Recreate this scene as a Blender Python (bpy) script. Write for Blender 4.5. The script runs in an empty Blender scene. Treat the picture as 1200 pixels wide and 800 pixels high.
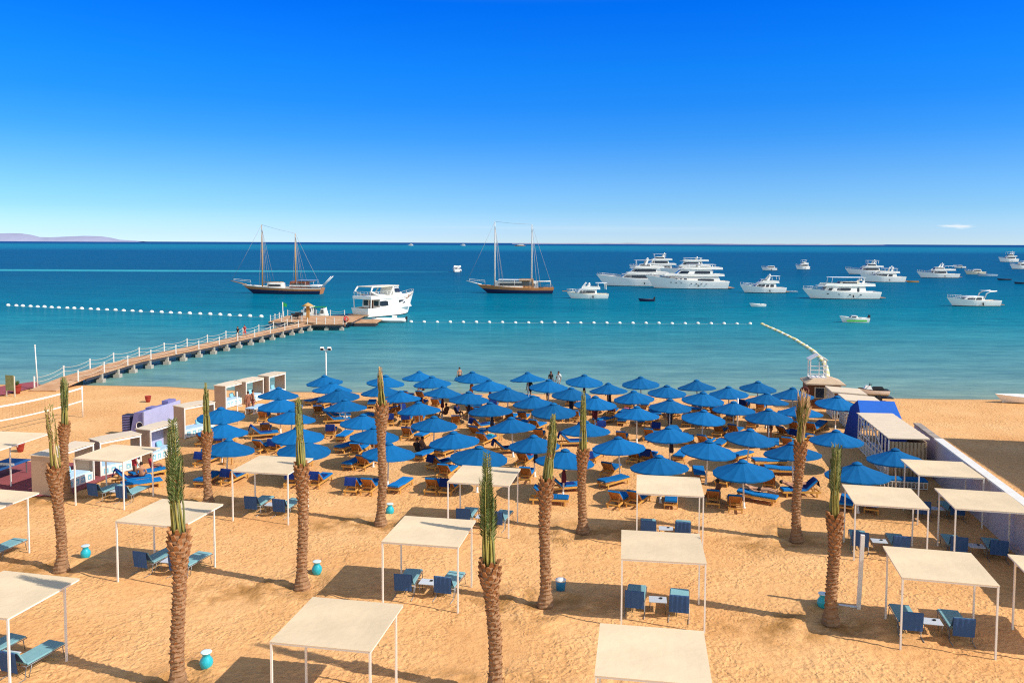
import bpy, bmesh, math, random
import numpy as np
from mathutils import Vector, Matrix
random.seed(7)
np.random.seed(7)
sc = bpy.context.scene
COL = sc.collection
R = math.radians

# ------------------------------------------------------------------ camera
H, FPX = 13.0, 950.0
PITCH, ROLL, SHIFT = R(3.4), R(0.23), -0.0491
cd = bpy.data.cameras.new("camera")
cam = bpy.data.objects.new("camera", cd)
COL.objects.link(cam)
sc.camera = cam
cd.lens, cd.sensor_width, cd.sensor_fit = FPX / 1200 * 36, 36, 'HORIZONTAL'
cd.shift_y = SHIFT
cd.clip_start, cd.clip_end = 0.5, 150000
CM = Matrix.Translation((0, 0, H)) @ Matrix.Rotation(R(90) - PITCH, 4, 'X') @ Matrix.Rotation(ROLL, 4, 'Z')
cam.matrix_world = CM

def ray(px, py):
    v = Vector(((px - 600) / FPX, (400 - py) / FPX + SHIFT * 1200 / FPX, -1))
    return CM.to_3x3() @ v
def pt(px, py, z=0.0):
    """survey helper: where a sight line of the photograph meets the level z"""
    r = ray(px, py); t = (z - H) / r.z
    return Vector((r.x * t, r.y * t, z))
def at_dist(px, py, Y):
    r = ray(px, py); t = Y / r.y
    return Vector((r.x * t, Y, H + r.z * t))
def proj(p):
    q = CM.inverted() @ Vector(p)
    return (600 + FPX * q.x / -q.z, 400 - (q.y / -q.z - SHIFT * 1200 / FPX) * FPX)

# ------------------------------------------------------------------ light
SUN_AZ = Vector((0.932, -0.362))
SUN_EL = R(41)
sd = bpy.data.lights.new("sun", 'SUN')
sd.energy, sd.angle, sd.color = 5.0, R(0.55), (1.0, 0.93, 0.82)
sun = bpy.data.objects.new("sun", sd); COL.objects.link(sun)
sdir = Vector((SUN_AZ.x * math.cos(SUN_EL), SUN_AZ.y * math.cos(SUN_EL), math.sin(SUN_EL)))
sun.rotation_euler = sdir.to_track_quat('Z', 'Y').to_euler()
sun.location = (30, -10, 60)

w = bpy.data.worlds.new("World"); sc.world = w; w.use_nodes = True
nt = w.node_tree; N, LK = nt.nodes, nt.links
N.clear()
out = N.new('ShaderNodeOutputWorld'); bg = N.new('ShaderNodeBackground')
sky = N.new('ShaderNodeTexSky'); sky.sky_type = 'NISHITA'; sky.sun_disc = False
sky.sun_elevation = SUN_EL; sky.sun_rotation = math.atan2(SUN_AZ.x, SUN_AZ.y)
sky.altitude = 0; sky.air_density = 1.0; sky.dust_density = 0.3; sky.ozone_density = 2.2
tc = N.new('ShaderNodeTexCoord'); sp = N.new('ShaderNodeSeparateXYZ')
LK.new(tc.outputs['Generated'], sp.inputs[0])
rp = N.new('ShaderNodeValToRGB')
LK.new(sp.outputs['Z'], rp.inputs[0])
def ramp(rp, stops, interp='LINEAR'):
    el = rp.color_ramp.elements; rp.color_ramp.interpolation = interp
    while len(el) < len(stops): el.new(0.5)
    for e, (p, c) in zip(el, stops):
        e.position = p; e.color = (*c, 1)
ramp(rp, [(0.0, (.44, .63, .98)), (0.010, (.36, .54, .93)), (0.041, (.225, .425, .75)), (0.083, (.15, .36, .69)), (0.124, (.07, .315, .70)),
          (0.164, (.030, .29, .735)), (0.203, (.015, .29, .79)), (0.277, (.002, .25, .86)), (0.42, (.40, .48, .60)), (1.0, (1.05, .85, .62))])
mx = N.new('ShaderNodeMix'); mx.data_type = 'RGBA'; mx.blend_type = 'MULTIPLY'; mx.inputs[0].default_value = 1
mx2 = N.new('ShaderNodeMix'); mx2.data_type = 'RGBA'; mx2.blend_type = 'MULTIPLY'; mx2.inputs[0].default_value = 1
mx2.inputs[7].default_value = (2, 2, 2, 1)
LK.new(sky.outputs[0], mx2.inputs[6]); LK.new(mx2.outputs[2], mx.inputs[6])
# deep blue over the sea; sky behind camera warmed and brightened as added fill
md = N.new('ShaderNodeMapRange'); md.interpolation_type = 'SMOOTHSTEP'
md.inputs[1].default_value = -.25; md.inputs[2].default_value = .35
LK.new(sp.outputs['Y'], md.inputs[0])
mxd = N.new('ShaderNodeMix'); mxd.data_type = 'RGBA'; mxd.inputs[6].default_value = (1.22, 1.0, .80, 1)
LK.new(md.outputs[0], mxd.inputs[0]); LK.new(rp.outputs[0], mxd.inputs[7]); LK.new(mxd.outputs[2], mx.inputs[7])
# a few faint wisps of cloud low over the sea
src = mx.outputs[2]
for cx, cy, wx_, wz_, am in ((1122, 265.5, .020, .0035, .75), (690, 268, .30, .006, .10)):
    dv = ray(cx, cy).normalized()
    sb = N.new('ShaderNodeVectorMath'); sb.operation = 'SUBTRACT'; LK.new(tc.outputs['Generated'], sb.inputs[0]); sb.inputs[1].default_value = dv
    ml = N.new('ShaderNodeVectorMath'); ml.operation = 'MULTIPLY'; LK.new(sb.outputs[0], ml.inputs[0]); ml.inputs[1].default_value = (1 / wx_, .8, 1 / wz_)
    le = N.new('ShaderNodeVectorMath'); le.operation = 'LENGTH'; LK.new(ml.outputs[0], le.inputs[0])
    nzc = N.new('ShaderNodeTexNoise'); nzc.inputs['Scale'].default_value = 1.4; nzc.inputs['Detail'].default_value = 5; LK.new(ml.outputs[0], nzc.inputs['Vector'])
    ad = N.new('ShaderNodeMath'); ad.operation = 'MULTIPLY_ADD'; LK.new(nzc.outputs['Fac'], ad.inputs[0]); ad.inputs[1].default_value = 1.9; LK.new(le.outputs['Value'], ad.inputs[2])
    mrc = N.new('ShaderNodeMapRange'); mrc.interpolation_type = 'SMOOTHSTEP'; LK.new(ad.outputs[0], mrc.inputs[0])
    mrc.inputs[1].default_value = 1.85; mrc.inputs[2].default_value = 1.0; mrc.inputs[3].default_value = 0; mrc.inputs[4].default_value = am
    mc = N.new('ShaderNodeMix'); mc.data_type = 'RGBA'; LK.new(mrc.outputs[0], mc.inputs[0]); LK.new(src, mc.inputs[6]); mc.inputs[7].default_value = (8.0, 8.2, 8.4, 1)
    src = mc.outputs[2]
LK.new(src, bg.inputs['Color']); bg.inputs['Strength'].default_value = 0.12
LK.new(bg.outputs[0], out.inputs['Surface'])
sc.view_settings.view_transform = 'Standard'; sc.view_settings.look = 'None'
sc.view_settings.exposure = 0; sc.view_settings.gamma = 1
sc.render.engine = 'CYCLES'
sc.cycles.use_denoising = False
sc.cycles.filter_width = 1.15
sc.cycles.max_bounces = 6; sc.cycles.diffuse_bounces = 3; sc.cycles.glossy_bounces = 3
sc.cycles.transparent_max_bounces = 6

# ------------------------------------------------------------------ helpers
def lin(r, g, b):
    f = lambda c: (c / 255 / 12.92) if c / 255 <= .04045 else ((c / 255 + .055) / 1.055) ** 2.4
    return (f(r), f(g), f(b))
MATS = {}
def M(name, col, rough=.6, var=.12, scale=6, bump=0., bscale=40, metal=0., spec=.3, hue=0., objcol=False, rnd=0.08, stretch=None):
    if name in MATS: return MATS[name]
    m = bpy.data.materials.new(name); m.use_nodes = True
    nt = m.node_tree; n, l = nt.nodes, nt.links
    b = n['Principled BSDF']
    b.inputs['Roughness'].default_value = rough; b.inputs['Metallic'].default_value = metal
    b.inputs['Specular IOR Level'].default_value = spec
    tc = n.new('ShaderNodeTexCoord'); src = tc.outputs['Object']
    if stretch:
        mp = n.new('ShaderNodeMapping'); mp.inputs['Scale'].default_value = stretch
        l.new(src, mp.inputs[0]); src = mp.outputs[0]
    nz = n.new('ShaderNodeTexNoise'); nz.inputs['Scale'].default_value = scale; nz.inputs['Detail'].default_value = 5
    l.new(src, nz.inputs['Vector'])
    oi = n.new('ShaderNodeObjectInfo')
    # value = 1 + var*(noise-.5)*2 + rnd*(random-.5)*2
    m1 = n.new('ShaderNodeMath'); m1.operation = 'MULTIPLY_ADD'; l.new(nz.outputs['Fac'], m1.inputs[0])
    m1.inputs[1].default_value = 3.2 * var; m1.inputs[2].default_value = 1 - 1.6 * var - rnd
    m2 = n.new('ShaderNodeMath'); m2.operation = 'MULTIPLY_ADD'; l.new(oi.outputs['Random'], m2.inputs[0])
    m2.inputs[1].default_value = 2 * rnd; l.new(m1.outputs[0], m2.inputs[2])
    mm = n.new('ShaderNodeMix'); mm.data_type = 'RGBA'; mm.blend_type = 'MULTIPLY'; mm.inputs[0].default_value = 1
    if objcol: l.new(oi.outputs['Color'], mm.inputs[6])
    else: mm.inputs[6].default_value = (*col, 1)
    l.new(m2.outputs[0], mm.inputs[7]); l.new(mm.outputs[2], b.inputs['Base Color'])
    if bump:
        nb = n.new('ShaderNodeTexNoise'); nb.inputs['Scale'].default_value = bscale; nb.inputs['Detail'].default_value = 3
        l.new(src, nb.inputs['Vector'])
        bp = n.new('ShaderNodeBump'); bp.inputs['Strength'].default_value = bump; bp.inputs['Distance'].default_value = .02
        l.new(nb.outputs['Fac'], bp.inputs['Height']); l.new(bp.outputs[0], b.inputs['Normal'])
    MATS[name] = m
    return m

class MB:
    def __init__(s): s.v = []; s.f = []; s.m = []; s.sm = []
    def add(s, vs, fs, mi=0, smooth=False):
        o = len(s.v); s.v += [tuple(v) for v in vs]
        for f in fs: s.f.append([i + o for i in f]); s.m.append(mi); s.sm.append(smooth)
        return s
    def box(s, c, d, mi=0, rot=None, taper=1.0):
        x, y, z = d[0] / 2, d[1] / 2, d[2] / 2
        vs = [Vector((a * x * (taper if cc > 0 else 1), b * y * (taper if cc > 0 else 1), cc * z)) for cc in (-1, 1) for b in (-1, 1) for a in (-1, 1)]
        if rot is not None: vs = [rot @ v for v in vs]
        vs = [v + Vector(c) for v in vs]
        return s.add(vs, [(0, 2, 3, 1), (4, 5, 7, 6), (0, 1, 5, 4), (2, 6, 7, 3), (0, 4, 6, 2), (1, 3, 7, 5)], mi)
    def bar(s, a, b, w_, h_, mi=0):
        a, b = Vector(a), Vector(b); d = b - a
        q = d.to_track_quat('Y', 'Z').to_matrix()
        return s.box((a + b) / 2, (w_, d.length, h_), mi, q)
    def tube(s, pts, rad, n=8, mi=0, cap=True, smooth=True):
        pts = [Vector(p) for p in pts]; k = len(pts)
        if not hasattr(rad, '__len__'): rad = [rad] * k
        vs = []
        for i, p in enumerate(pts):
            t = (pts[min(i + 1, k - 1)] - pts[max(i - 1, 0)]).normalized()
            ref = Vector((1, 0, 0)) if abs(t.x) < .8 else Vector((0, 1, 0))
            u = t.cross(ref).normalized(); w_ = t.cross(u)
            for j in range(n):
                a = 2 * math.pi * j / n
                vs.append(p + (u * math.cos(a) + w_ * math.sin(a)) * rad[i])
        fs = [(i * n + j, i * n + (j + 1) % n, (i + 1) * n + (j + 1) % n, (i + 1) * n + j) for i in range(k - 1) for j in range(n)]
        s.add(vs, fs, mi, smooth)
        if cap:
            o = len(s.v) - k * n
            s.f.append([o + j for j in range(n)][::-1]); s.m.append(mi); s.sm.append(False)
            s.f.append([o + (k - 1) * n + j for j in range(n)]); s.m.append(mi); s.sm.append(False)
        return s
    def lathe(s, prof, n=16, c=(0, 0, 0), mi=0, smooth=True):
        vs = [(c[0] + r * math.cos(2 * math.pi * j / n), c[1] + r * math.sin(2 * math.pi * j / n), c[2] + z) for r, z in prof for j in range(n)]
        k = len(prof)
        fs = [(i * n + j, i * n + (j + 1) % n, (i + 1) * n + (j + 1) % n, (i + 1) * n + j) for i in range(k - 1) for j in range(n)]
        s.add(vs, fs, mi, smooth)
        o = len(s.v) - k * n
        if prof[0][0] > 1e-4: s.f.append([o + j for j in range(n)][::-1]); s.m.append(mi); s.sm.append(False)
        if prof[-1][0] > 1e-4: s.f.append([o + (k - 1) * n + j for j in range(n)]); s.m.append(mi); s.sm.append(False)
        return s
    def prism(s, poly, y0, y1, mi=0):
        """polygon in local x,z pushed from y0 to y1"""
        n = len(poly)
        vs = [(x, y0, z) for x, z in poly] + [(x, y1, z) for x, z in poly]
        fs = [list(range(n))[::-1], list(range(n, 2 * n))] + [(i, (i + 1) % n, n + (i + 1) % n, n + i) for i in range(n)]
        fs = [f[::-1] for f in fs]
        return s.add(vs, fs, mi)
    def ball(s, c, r, mi=0, nu=8, nv=6, sq=(1, 1, 1)):
        prof = [(max(1e-5, r * math.sin(math.pi * i / nv)), -r * math.cos(math.pi * i / nv)) for i in range(nv + 1)]
        o = len(s.v); s.lathe(prof, nu, (0, 0, 0), mi)
        for i in range(o, len(s.v)):
            x, y, z = s.v[i]; s.v[i] = (x * sq[0] + c[0], y * sq[1] + c[1], z * sq[2] + c[2])
        return s
    def mesh(s, name, mats):
        me = bpy.data.meshes.new(name)
        me.from_pydata(s.v, [], s.f)
        for m in (mats if isinstance(mats, (list, tuple)) else [mats]): me.materials.append(m)
        me.polygons.foreach_set('material_index', s.m)
        me.polygons.foreach_set('use_smooth', s.sm)
        me.update()
        bm = bmesh.new(); bm.from_mesh(me); bmesh.ops.recalc_face_normals(bm, faces=bm.faces); bm.to_mesh(me); bm.free()
        return me
    def build(s, name, mats, parent=None, bevel=0):
        o = bpy.data.objects.new(name, s.mesh(name, mats)); COL.objects.link(o)
        if parent is not None: o.parent = parent
        if bevel:
            b = o.modifiers.new('bevel', 'BEVEL'); b.width = bevel; b.segments = 2; b.limit_method = 'ANGLE'
        return o
def tag(o, label=None, cat=None, group=None, kind=None):
    if label: o['label'] = label
    if cat: o['category'] = cat
    if group: o['group'] = group
    if kind: o['kind'] = kind
    return o
def empty(name, loc=(0, 0, 0), rz=0., label=None, cat=None, group=None):
    o = bpy.data.objects.new(name, None); COL.objects.link(o); o.empty_display_size = .2
    o.location = loc; o.rotation_euler = (0, 0, rz)
    return tag(o, label, cat, group)
def copy_tree(o, parent=None):
    c = o.copy(); COL.objects.link(c)
    if parent is not None: c.parent = parent
    for ch in KIDS(o): copy_tree(ch, c)
    return c
def KIDS(o): return list(o.children)
ORD = ['first', 'second', 'third', 'fourth', 'fifth', 'sixth', 'seventh', 'eighth', 'ninth', 'tenth', 'eleventh', 'twelfth']

# ------------------------------------------------------------------ palette
white = M('white_paint', (.80, .77, .72), .45, .04, 3, rnd=.03)
white_steel = M('white_steel', (.80, .75, .69), .4, .03, 3, metal=0, rnd=.03)
canvas = M('beige_canvas', (.72, .565, .37), .85, .09, 1.1, bump=.45, bscale=5, spec=.1, rnd=.06)
cabana_cloth = M('cream_roof_cloth', (.66, .54, .40), .8, .07, 2, spec=.1)
taupe = M('taupe_panel', (.44, .31, .22), .8, .06, 3, spec=.1)
blue_cloth = M('blue_parasol_cloth', (.004, .112, .30), .75, .12, 3, bump=.1, bscale=90, spec=.15, rnd=.18)
mattress_blue = M('blue_mattress_cloth', (.006, .145, .41), .8, .10, 4, bump=.2, bscale=30, spec=.15, rnd=.25)
navy_cloth = M('navy_towel_cloth', (.010, .028, .15), .9, .15, 6, bump=.3, bscale=60, spec=.1, rnd=.3)
wood = M('orange_teak', (.62, .32, .075), .55, .22, 3, stretch=(9, 1, 9), bump=.1, bscale=20, rnd=.15)
wood_back = M('brown_teak', (.40, .165, .05), .6, .22, 3, stretch=(9, 1, 9), rnd=.15)
sling_blue = M('dark_blue_sling', (.036, .092, .235), .7, .10, 4, spec=.2)
teal_pad = M('pale_teal_pad', (.19, .38, .42), .8, .10, 5, bump=.15, bscale=40, spec=.15, rnd=.1)
grey_metal = M('grey_metal', (.22, .22, .23), .4, .08, 4, metal=.6)
dark = M('dark_rubber', (.02, .02, .022), .6, .1, 5)
glass = M('dark_glass', (.015, .022, .035), .12, .05, 2, spec=.6)
gel = M('boat_gelcoat', (.88, .86, .81), .35, .04, .6, rnd=.03)
gel_cream = M('cream_gelcoat', (.74, .66, .50), .4, .05, .6)
lilac = M('lilac_plaster', (.39, .40, .60), .8, .08, 2, bump=.1, bscale=30, spec=.15)
red_cloth = M('red_clay', (.32, .04, .03), .6, .12, 5)
turq = M('turquoise_glaze', (.02, .42, .52), .35, .10, 5, spec=.5)
concrete = M('concrete', (.42, .38, .32), .9, .15, 4, bump=.3, bscale=20)
rope_m = M('pale_rope', (.62, .55, .44), .9, .1, 20)

# ------------------------------------------------------------------ ground
SHX = [-400, -48, -40, -32, -26, -20, 0, 24, 37, 400]
SHY = [76, 75.2, 75.0, 74.4, 72.8, 72.0, 71.6, 71.0, 69.8, 66]
def shore(x): return np.interp(x, SHX, SHY)
SEA_Z = -.38

PALMS = [  # base x,y / trunk top x,y / crown tip x,y / style
    (72, 668, 66, 547, 59, 470, 'dry'), (77, 583, 76, 498, 75, 440, 'green'), (244, 590, 242, 508, 240, 446, 'slim'),
    (209, 807, 210, 622, 203, 487, 'leafy'), (355, 688, 354, 546, 350, 462, 'slim'), (447, 614, 448, 474, 445, 427, 'gold'),
    (580, 815, 575, 660, 573, 526, 'leafy'), (638, 709, 640, 562, 648, 481, 'slim'), (682, 623, 683, 528, 683, 455, 'slim'),
    (933, 633, 937, 519, 941, 456, 'splay'), (975, 730, 977, 604, 979, 516, 'green')]
PALM_XY = [pt(p[0], p[1]) for p in PALMS]

xs = np.concatenate([[-900, -400, -200, -120, -80, -60], np.arange(-48, 48.01, .135), [60, 80, 120, 200, 400, 900]])
ys = [-300., -120., -60., -20., 0., 10., 16.]
y = 18.5
while y < 84: ys.append(y); y += .085 + max(0, y - 22) * .0052
ys += [86., 90.]
ys = np.array(ys)
X, Y = np.meshgrid(xs, ys)
Z = np.zeros_like(X)
def nz2(sx, sy, amp, seed):
    rs = np.random.RandomState(seed)
    g = rs.rand(400, 400)
    u, v_ = (X / sx) % 399, (Y / sy) % 399
    i, j = u.astype(int), v_.astype(int); fu, fv = u - i, v_ - j
    fu, fv = fu * fu * (3 - 2 * fu), fv * fv * (3 - 2 * fv)
    a = g[i, j] * (1 - fu) + g[i + 1, j] * fu; b = g[i, j + 1] * (1 - fu) + g[i + 1, j + 1] * fu
    return (a * (1 - fv) + b * fv - .5) * 2 * amp
near = (np.abs(X) < 48.5) & (Y > 17) & (Y < 84)
Z += np.where(near, nz2(3.1, 2.7, .016, 1) + nz2(.7, .6, .006, 2) + nz2(.28, .26, .005, 3), 0)
# footprints
xa, nxa = -48., .135
i0 = 6
busy = nz2(6, 6, 1, 9)
for _ in range(26000):
    fy = 19 + (70 - 19) * random.random() ** 1.5; fx = random.uniform(-.68, .68) * fy
    if abs(fx) > 47: continue
    ci = i0 + int((fx - xa) / nxa); cj = int(np.searchsorted(ys, fy))
    if busy[cj, ci] < -.25 and random.random() < .85: continue
    ry = max(2, int(.34 / max(.05, ys[min(cj + 1, len(ys) - 1)] - ys[cj])))
    sl = (slice(max(0, cj - ry), cj + ry + 1), slice(max(0, ci - 3), ci + 4))
    dx, dy = X[sl] - fx, Y[sl] - fy
    a = random.uniform(0, math.pi); lx, ly = dx * math.cos(a) + dy * math.sin(a), -dx * math.sin(a) + dy * math.cos(a)
    q = (lx / .16) ** 2 + (ly / .085) ** 2
    Z[sl] += random.uniform(.3, .8) * (-.034 * np.exp(-q) + .013 * np.exp(-(q - 2.2) ** 2))
for tx, ty, ta, tn in [(-12, 27, .9, 26), (2, 24, 1.9, 30), (9, 30, 2.6, 30), (-3, 33, .4, 28), (14, 24, 1.4, 26), (-18, 34, .3, 34), (5, 37, 2.9, 30), (-8, 22, .2, 24), (18, 38, 2.0, 26), (-24, 45, .6, 40), (-30, 52, .2, 40), (0, 28, 1.0, 24)]:
    for k in range(tn):      # trails of clear footprints
        fx = tx + .62 * k * math.cos(ta) + (.13 if k % 2 else -.13) * -math.sin(ta); fy = ty + .62 * k * math.sin(ta) + (.13 if k % 2 else -.13) * math.cos(ta); ta += random.uniform(-.05, .05)
        if not (19 < fy < 69) or abs(fx) > 46: continue
        ci = i0 + int((fx - xa) / nxa); cj = int(np.searchsorted(ys, fy)); sl = (slice(max(0, cj - 5), cj + 6), slice(max(0, ci - 4), ci + 5))
        dx, dy = X[sl] - fx, Y[sl] - fy; lx, ly = dx * math.cos(ta) + dy * math.sin(ta), -dx * math.sin(ta) + dy * math.cos(ta)
        q = (lx / .19) ** 2 + (ly / .11) ** 2; Z[sl] += -.055 * np.exp(-q) + .020 * np.exp(-(q - 2.4) ** 2)
Z = np.clip(Z, -.08, .05)
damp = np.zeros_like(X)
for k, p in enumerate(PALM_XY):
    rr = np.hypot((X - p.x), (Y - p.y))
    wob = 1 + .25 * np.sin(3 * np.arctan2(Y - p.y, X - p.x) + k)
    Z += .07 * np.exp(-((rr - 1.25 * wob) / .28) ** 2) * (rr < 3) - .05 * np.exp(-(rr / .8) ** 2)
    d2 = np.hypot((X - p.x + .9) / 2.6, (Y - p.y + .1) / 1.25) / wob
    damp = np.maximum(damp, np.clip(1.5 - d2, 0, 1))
SH = shore(X)
fall = np.clip((Y - (SH - 4.5)) / 10., 0, 1)
Z = Z * np.clip((SH - Y) / 4, .15, 1) - fall * fall * 1.9
damp = np.maximum(damp, 0)
wet = np.clip((Y - (SH - 1.6)) / 1.3, 0, 1)
nx_, ny_ = len(xs), len(ys)
V = np.stack([X.ravel(), Y.ravel(), Z.ravel()], 1)
idx = np.arange(nx_ * ny_).reshape(ny_, nx_)
F = np.stack([idx[:-1, :-1].ravel(), idx[:-1, 1:].ravel(), idx[1:, 1:].ravel(), idx[1:, :-1].ravel()], 1)
me = bpy.data.meshes.new('beach_sand')
me.vertices.add(len(V)); me.vertices.foreach_set('co', V.ravel())
me.loops.add(F.size); me.loops.foreach_set('vertex_index', F.ravel())
me.polygons.add(len(F)); me.polygons.foreach_set('loop_start', np.arange(0, F.size, 4)); me.polygons.foreach_set('loop_total', np.full(len(F), 4))
me.update(calc_edges=True); me.validate()
for nm, arr in (('damp', damp), ('wet', wet)):
    at = me.attributes.new(nm, 'FLOAT', 'POINT'); at.data.foreach_set('value', arr.ravel().astype(np.float32))
me.polygons.foreach_set('use_smooth', np.ones(len(F), bool))
m = bpy.data.materials.new('beach_sand'); m.use_nodes = True
n, l = m.node_tree.nodes, m.node_tree.links; b = n['Principled BSDF']
b.inputs['Roughness'].default_value = .95; b.inputs['Specular IOR Level'].default_value = .08
tcn = n.new('ShaderNodeTexCoord')
def noise(scale, detail=4, vec=None, rough=.55):
    q = n.new('ShaderNodeTexNoise'); q.inputs['Scale'].default_value = scale; q.inputs['Detail'].default_value = detail; q.inputs['Roughness'].default_value = rough
    l.new(vec or tcn.outputs['Object'], q.inputs['Vector']); return q.outputs['Fac']
def cramp(fac, stops):
    q = n.new('ShaderNodeValToRGB'); ramp(q, stops); l.new(fac, q.inputs[0]); return q.outputs[0]
def mixc(fac, a, b_, mode='MIX'):
    q = n.new('ShaderNodeMix'); q.data_type = 'RGBA'; q.blend_type = mode
    for s_, v in ((0, fac), (6, a), (7, b_)):
        if hasattr(v, 'is_linked') or hasattr(v, 'links'): l.new(v, q.inputs[s_])
        elif s_ == 0: q.inputs[0].default_value = v
        else: q.inputs[s_].default_value = (*v, 1)
    return q.outputs[2]
base = cramp(noise(.22, 6), [(.3, (.69, .355, .138)), (.5, (.76, .415, .172)), (.72, (.81, .47, .213))])
base = mixc(.55, base, cramp(noise(3.2, 6, rough=.7), [(.32, (.72, .66, .6)), (.5, (1, 1, 1)), (.7, (1.08, 1.1, 1.12))]), 'MULTIPLY')
base = mixc(.35, base, cramp(noise(28, 3), [(.3, (.7, .66, .6)), (.55, (1, 1, 1)), (.75, (1.1, 1.1, 1.1))]), 'MULTIPLY')
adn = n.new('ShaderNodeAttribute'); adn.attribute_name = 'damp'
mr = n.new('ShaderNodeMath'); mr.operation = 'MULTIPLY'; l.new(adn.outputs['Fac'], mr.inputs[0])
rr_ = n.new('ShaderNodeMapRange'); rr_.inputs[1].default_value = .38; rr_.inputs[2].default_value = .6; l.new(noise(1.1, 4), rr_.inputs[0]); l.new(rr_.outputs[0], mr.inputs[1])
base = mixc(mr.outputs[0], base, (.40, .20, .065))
awn = n.new('ShaderNodeAttribute'); awn.attribute_name = 'wet'
base = mixc(awn.outputs['Fac'], base, (.25, .165, .095))
l.new(base, b.inputs['Base Color'])
bp = n.new('ShaderNodeBump'); bp.inputs['Strength'].default_value = .85; bp.inputs['Distance'].default_value = .06
dist = n.new('ShaderNodeVectorMath'); dist.operation = 'MULTIPLY_ADD'
nv = n.new('ShaderNodeTexNoise'); nv.inputs['Scale'].default_value = 2.2; nv.inputs['Detail'].default_value = 3; l.new(tcn.outputs['Object'], nv.inputs['Vector'])
l.new(nv.outputs['Color'], dist.inputs[0]); dist.inputs[1].default_value = (.5, .5, 0); l.new(tcn.outputs['Object'], dist.inputs[2])
vo = n.new('ShaderNodeTexVoronoi'); vo.feature = 'SMOOTH_F1'; vo.inputs['Scale'].default_value = 6.5; vo.inputs['Smoothness'].default_value = .35
l.new(dist.outputs[0], vo.inputs['Vector'])
pm = n.new('ShaderNodeMapRange'); pm.inputs[1].default_value = .38; pm.inputs[2].default_value = .56; pm.inputs[3].default_value = .25; l.new(noise(.33, 4), pm.inputs[0])
pit = n.new('ShaderNodeMath'); pit.operation = 'MULTIPLY'; l.new(vo.outputs['Distance'], pit.inputs[0]); l.new(pm.outputs[0], pit.inputs[1])
ns1 = n.new('ShaderNodeMath'); ns1.operation = 'MULTIPLY_ADD'; l.new(noise(16, 4), ns1.inputs[0]); ns1.inputs[1].default_value = .28; l.new(pit.outputs[0], ns1.inputs[2])
ns2 = n.new('ShaderNodeMath'); ns2.operation = 'MULTIPLY_ADD'; l.new(noise(5, 5), ns2.inputs[0]); ns2.inputs[1].default_value = .7; l.new(ns1.outputs[0], ns2.inputs[2])
l.new(ns2.outputs[0], bp.inputs['Height']); l.new(bp.outputs[0], b.inputs['Normal'])
me.materials.append(m)
o = bpy.data.objects.new('beach_sand', me); COL.objects.link(o); o['kind'] = 'structure'

# ------------------------------------------------------------------ sea
m = bpy.data.materials.new('sea_water'); m.use_nodes = True
n, l = m.node_tree.nodes, m.node_tree.links; n.clear()
om = n.new('ShaderNodeOutputMaterial')
tcn = n.new('ShaderNodeTexCoord'); sx = n.new('ShaderNodeSeparateXYZ'); l.new(tcn.outputs['Object'], sx.inputs[0])
def math_(op, a, b_=None, c=None, clamp=False):
    q = n.new('ShaderNodeMath'); q.operation = op; q.use_clamp = clamp
    for i, v in enumerate((a, b_, c)):
        if v is None: continue
        if hasattr(v, 'links'): l.new(v, q.inputs[i])
        else: q.inputs[i].default_value = v
    return q.outputs[0]
def mapv(sc3):
    q = n.new('ShaderNodeMapping'); q.inputs['Scale'].default_value = sc3; l.new(tcn.outputs['Object'], q.inputs[0]); return q.outputs[0]
offs = math_('MULTIPLY_ADD', noise(1, 4, mapv((.012, .03, 1))), 1.0, -.5)
yy = math_('MULTIPLY_ADD', offs, math_('MULTIPLY', sx.outputs['Y'], .20), sx.outputs['Y'])
row = math_('DIVIDE', 12.7, yy)      # falls with distance: shallow close in, deep far out
fac = math_('DIVIDE', row, .2)
L_ = lin
col = cramp(fac, [(0.0, (.0, .040, .175)), (.011, (.0, .045, .19)), (.019, (.004, .165, .26)), (.036, (.004, .15, .27)), (.055, (.0, .078, .19)),
                  (.17, (.0, .078, .175)), (.27, (.0, .108, .195)), (.38, (.0, .145, .215)), (.47, (.010, .182, .24)), (.56, (.038, .218, .255)),
                  (.70, (.092, .25, .262)), (.82, (.145, .28, .26)), (.90, (.20, .285, .225)), (.96, (.27, .26, .16))])
# a thin pale sandbar line some 360 m out on the left
bar = math_('SUBTRACT', 1, math_('ABSOLUTE', math_('DIVIDE', math_('SUBTRACT', sx.outputs['Y'], 372), 17)), clamp=True)
side = math_('MULTIPLY', math_('SUBTRACT', -20., sx.outputs['X']), .01, clamp=True)
col = mixc(math_('MULTIPLY', math_('MULTIPLY', bar, side), 1.0), col, L_(60, 165, 175))
# ripples and wind patches
patch = cramp(noise(1, 5, mapv((.05, .30, 1)), rough=.7), [(.3, (.62, .72, .80)), (.5, (1, 1, 1)), (.7, (1.30, 1.20, 1.13))])
col = mixc(.85, col, patch, 'MULTIPLY')
patch2 = cramp(noise(1, 3, mapv((.006, .05, 1))), [(.35, (.86, .9, .93)), (.6, (1.05, 1.05, 1.05))])
col = mixc(.8, col, patch2, 'MULTIPLY')
patch3 = cramp(noise(1, 4, mapv((.22, .75, 1)), rough=.7), [(.30, (.66, .74, .79)), (.5, (1, 1, 1)), (.68, (1.34, 1.24, 1.18))])
col = mixc(.8, col, patch3, 'MULTIPLY')
df = n.new('ShaderNodeBsdfDiffuse'); l.new(col, df.inputs['Color'])
gl = n.new('ShaderNodeBsdfGlossy'); gl.inputs['Roughness'].default_value = .12; gl.inputs['Color'].default_value = (.62, .86, 1, 1)
lw = n.new('ShaderNodeLayerWeight'); lw.inputs['Blend'].default_value = .15
bp = n.new('ShaderNodeBump'); bp.inputs['Distance'].default_value = 1.0
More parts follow.
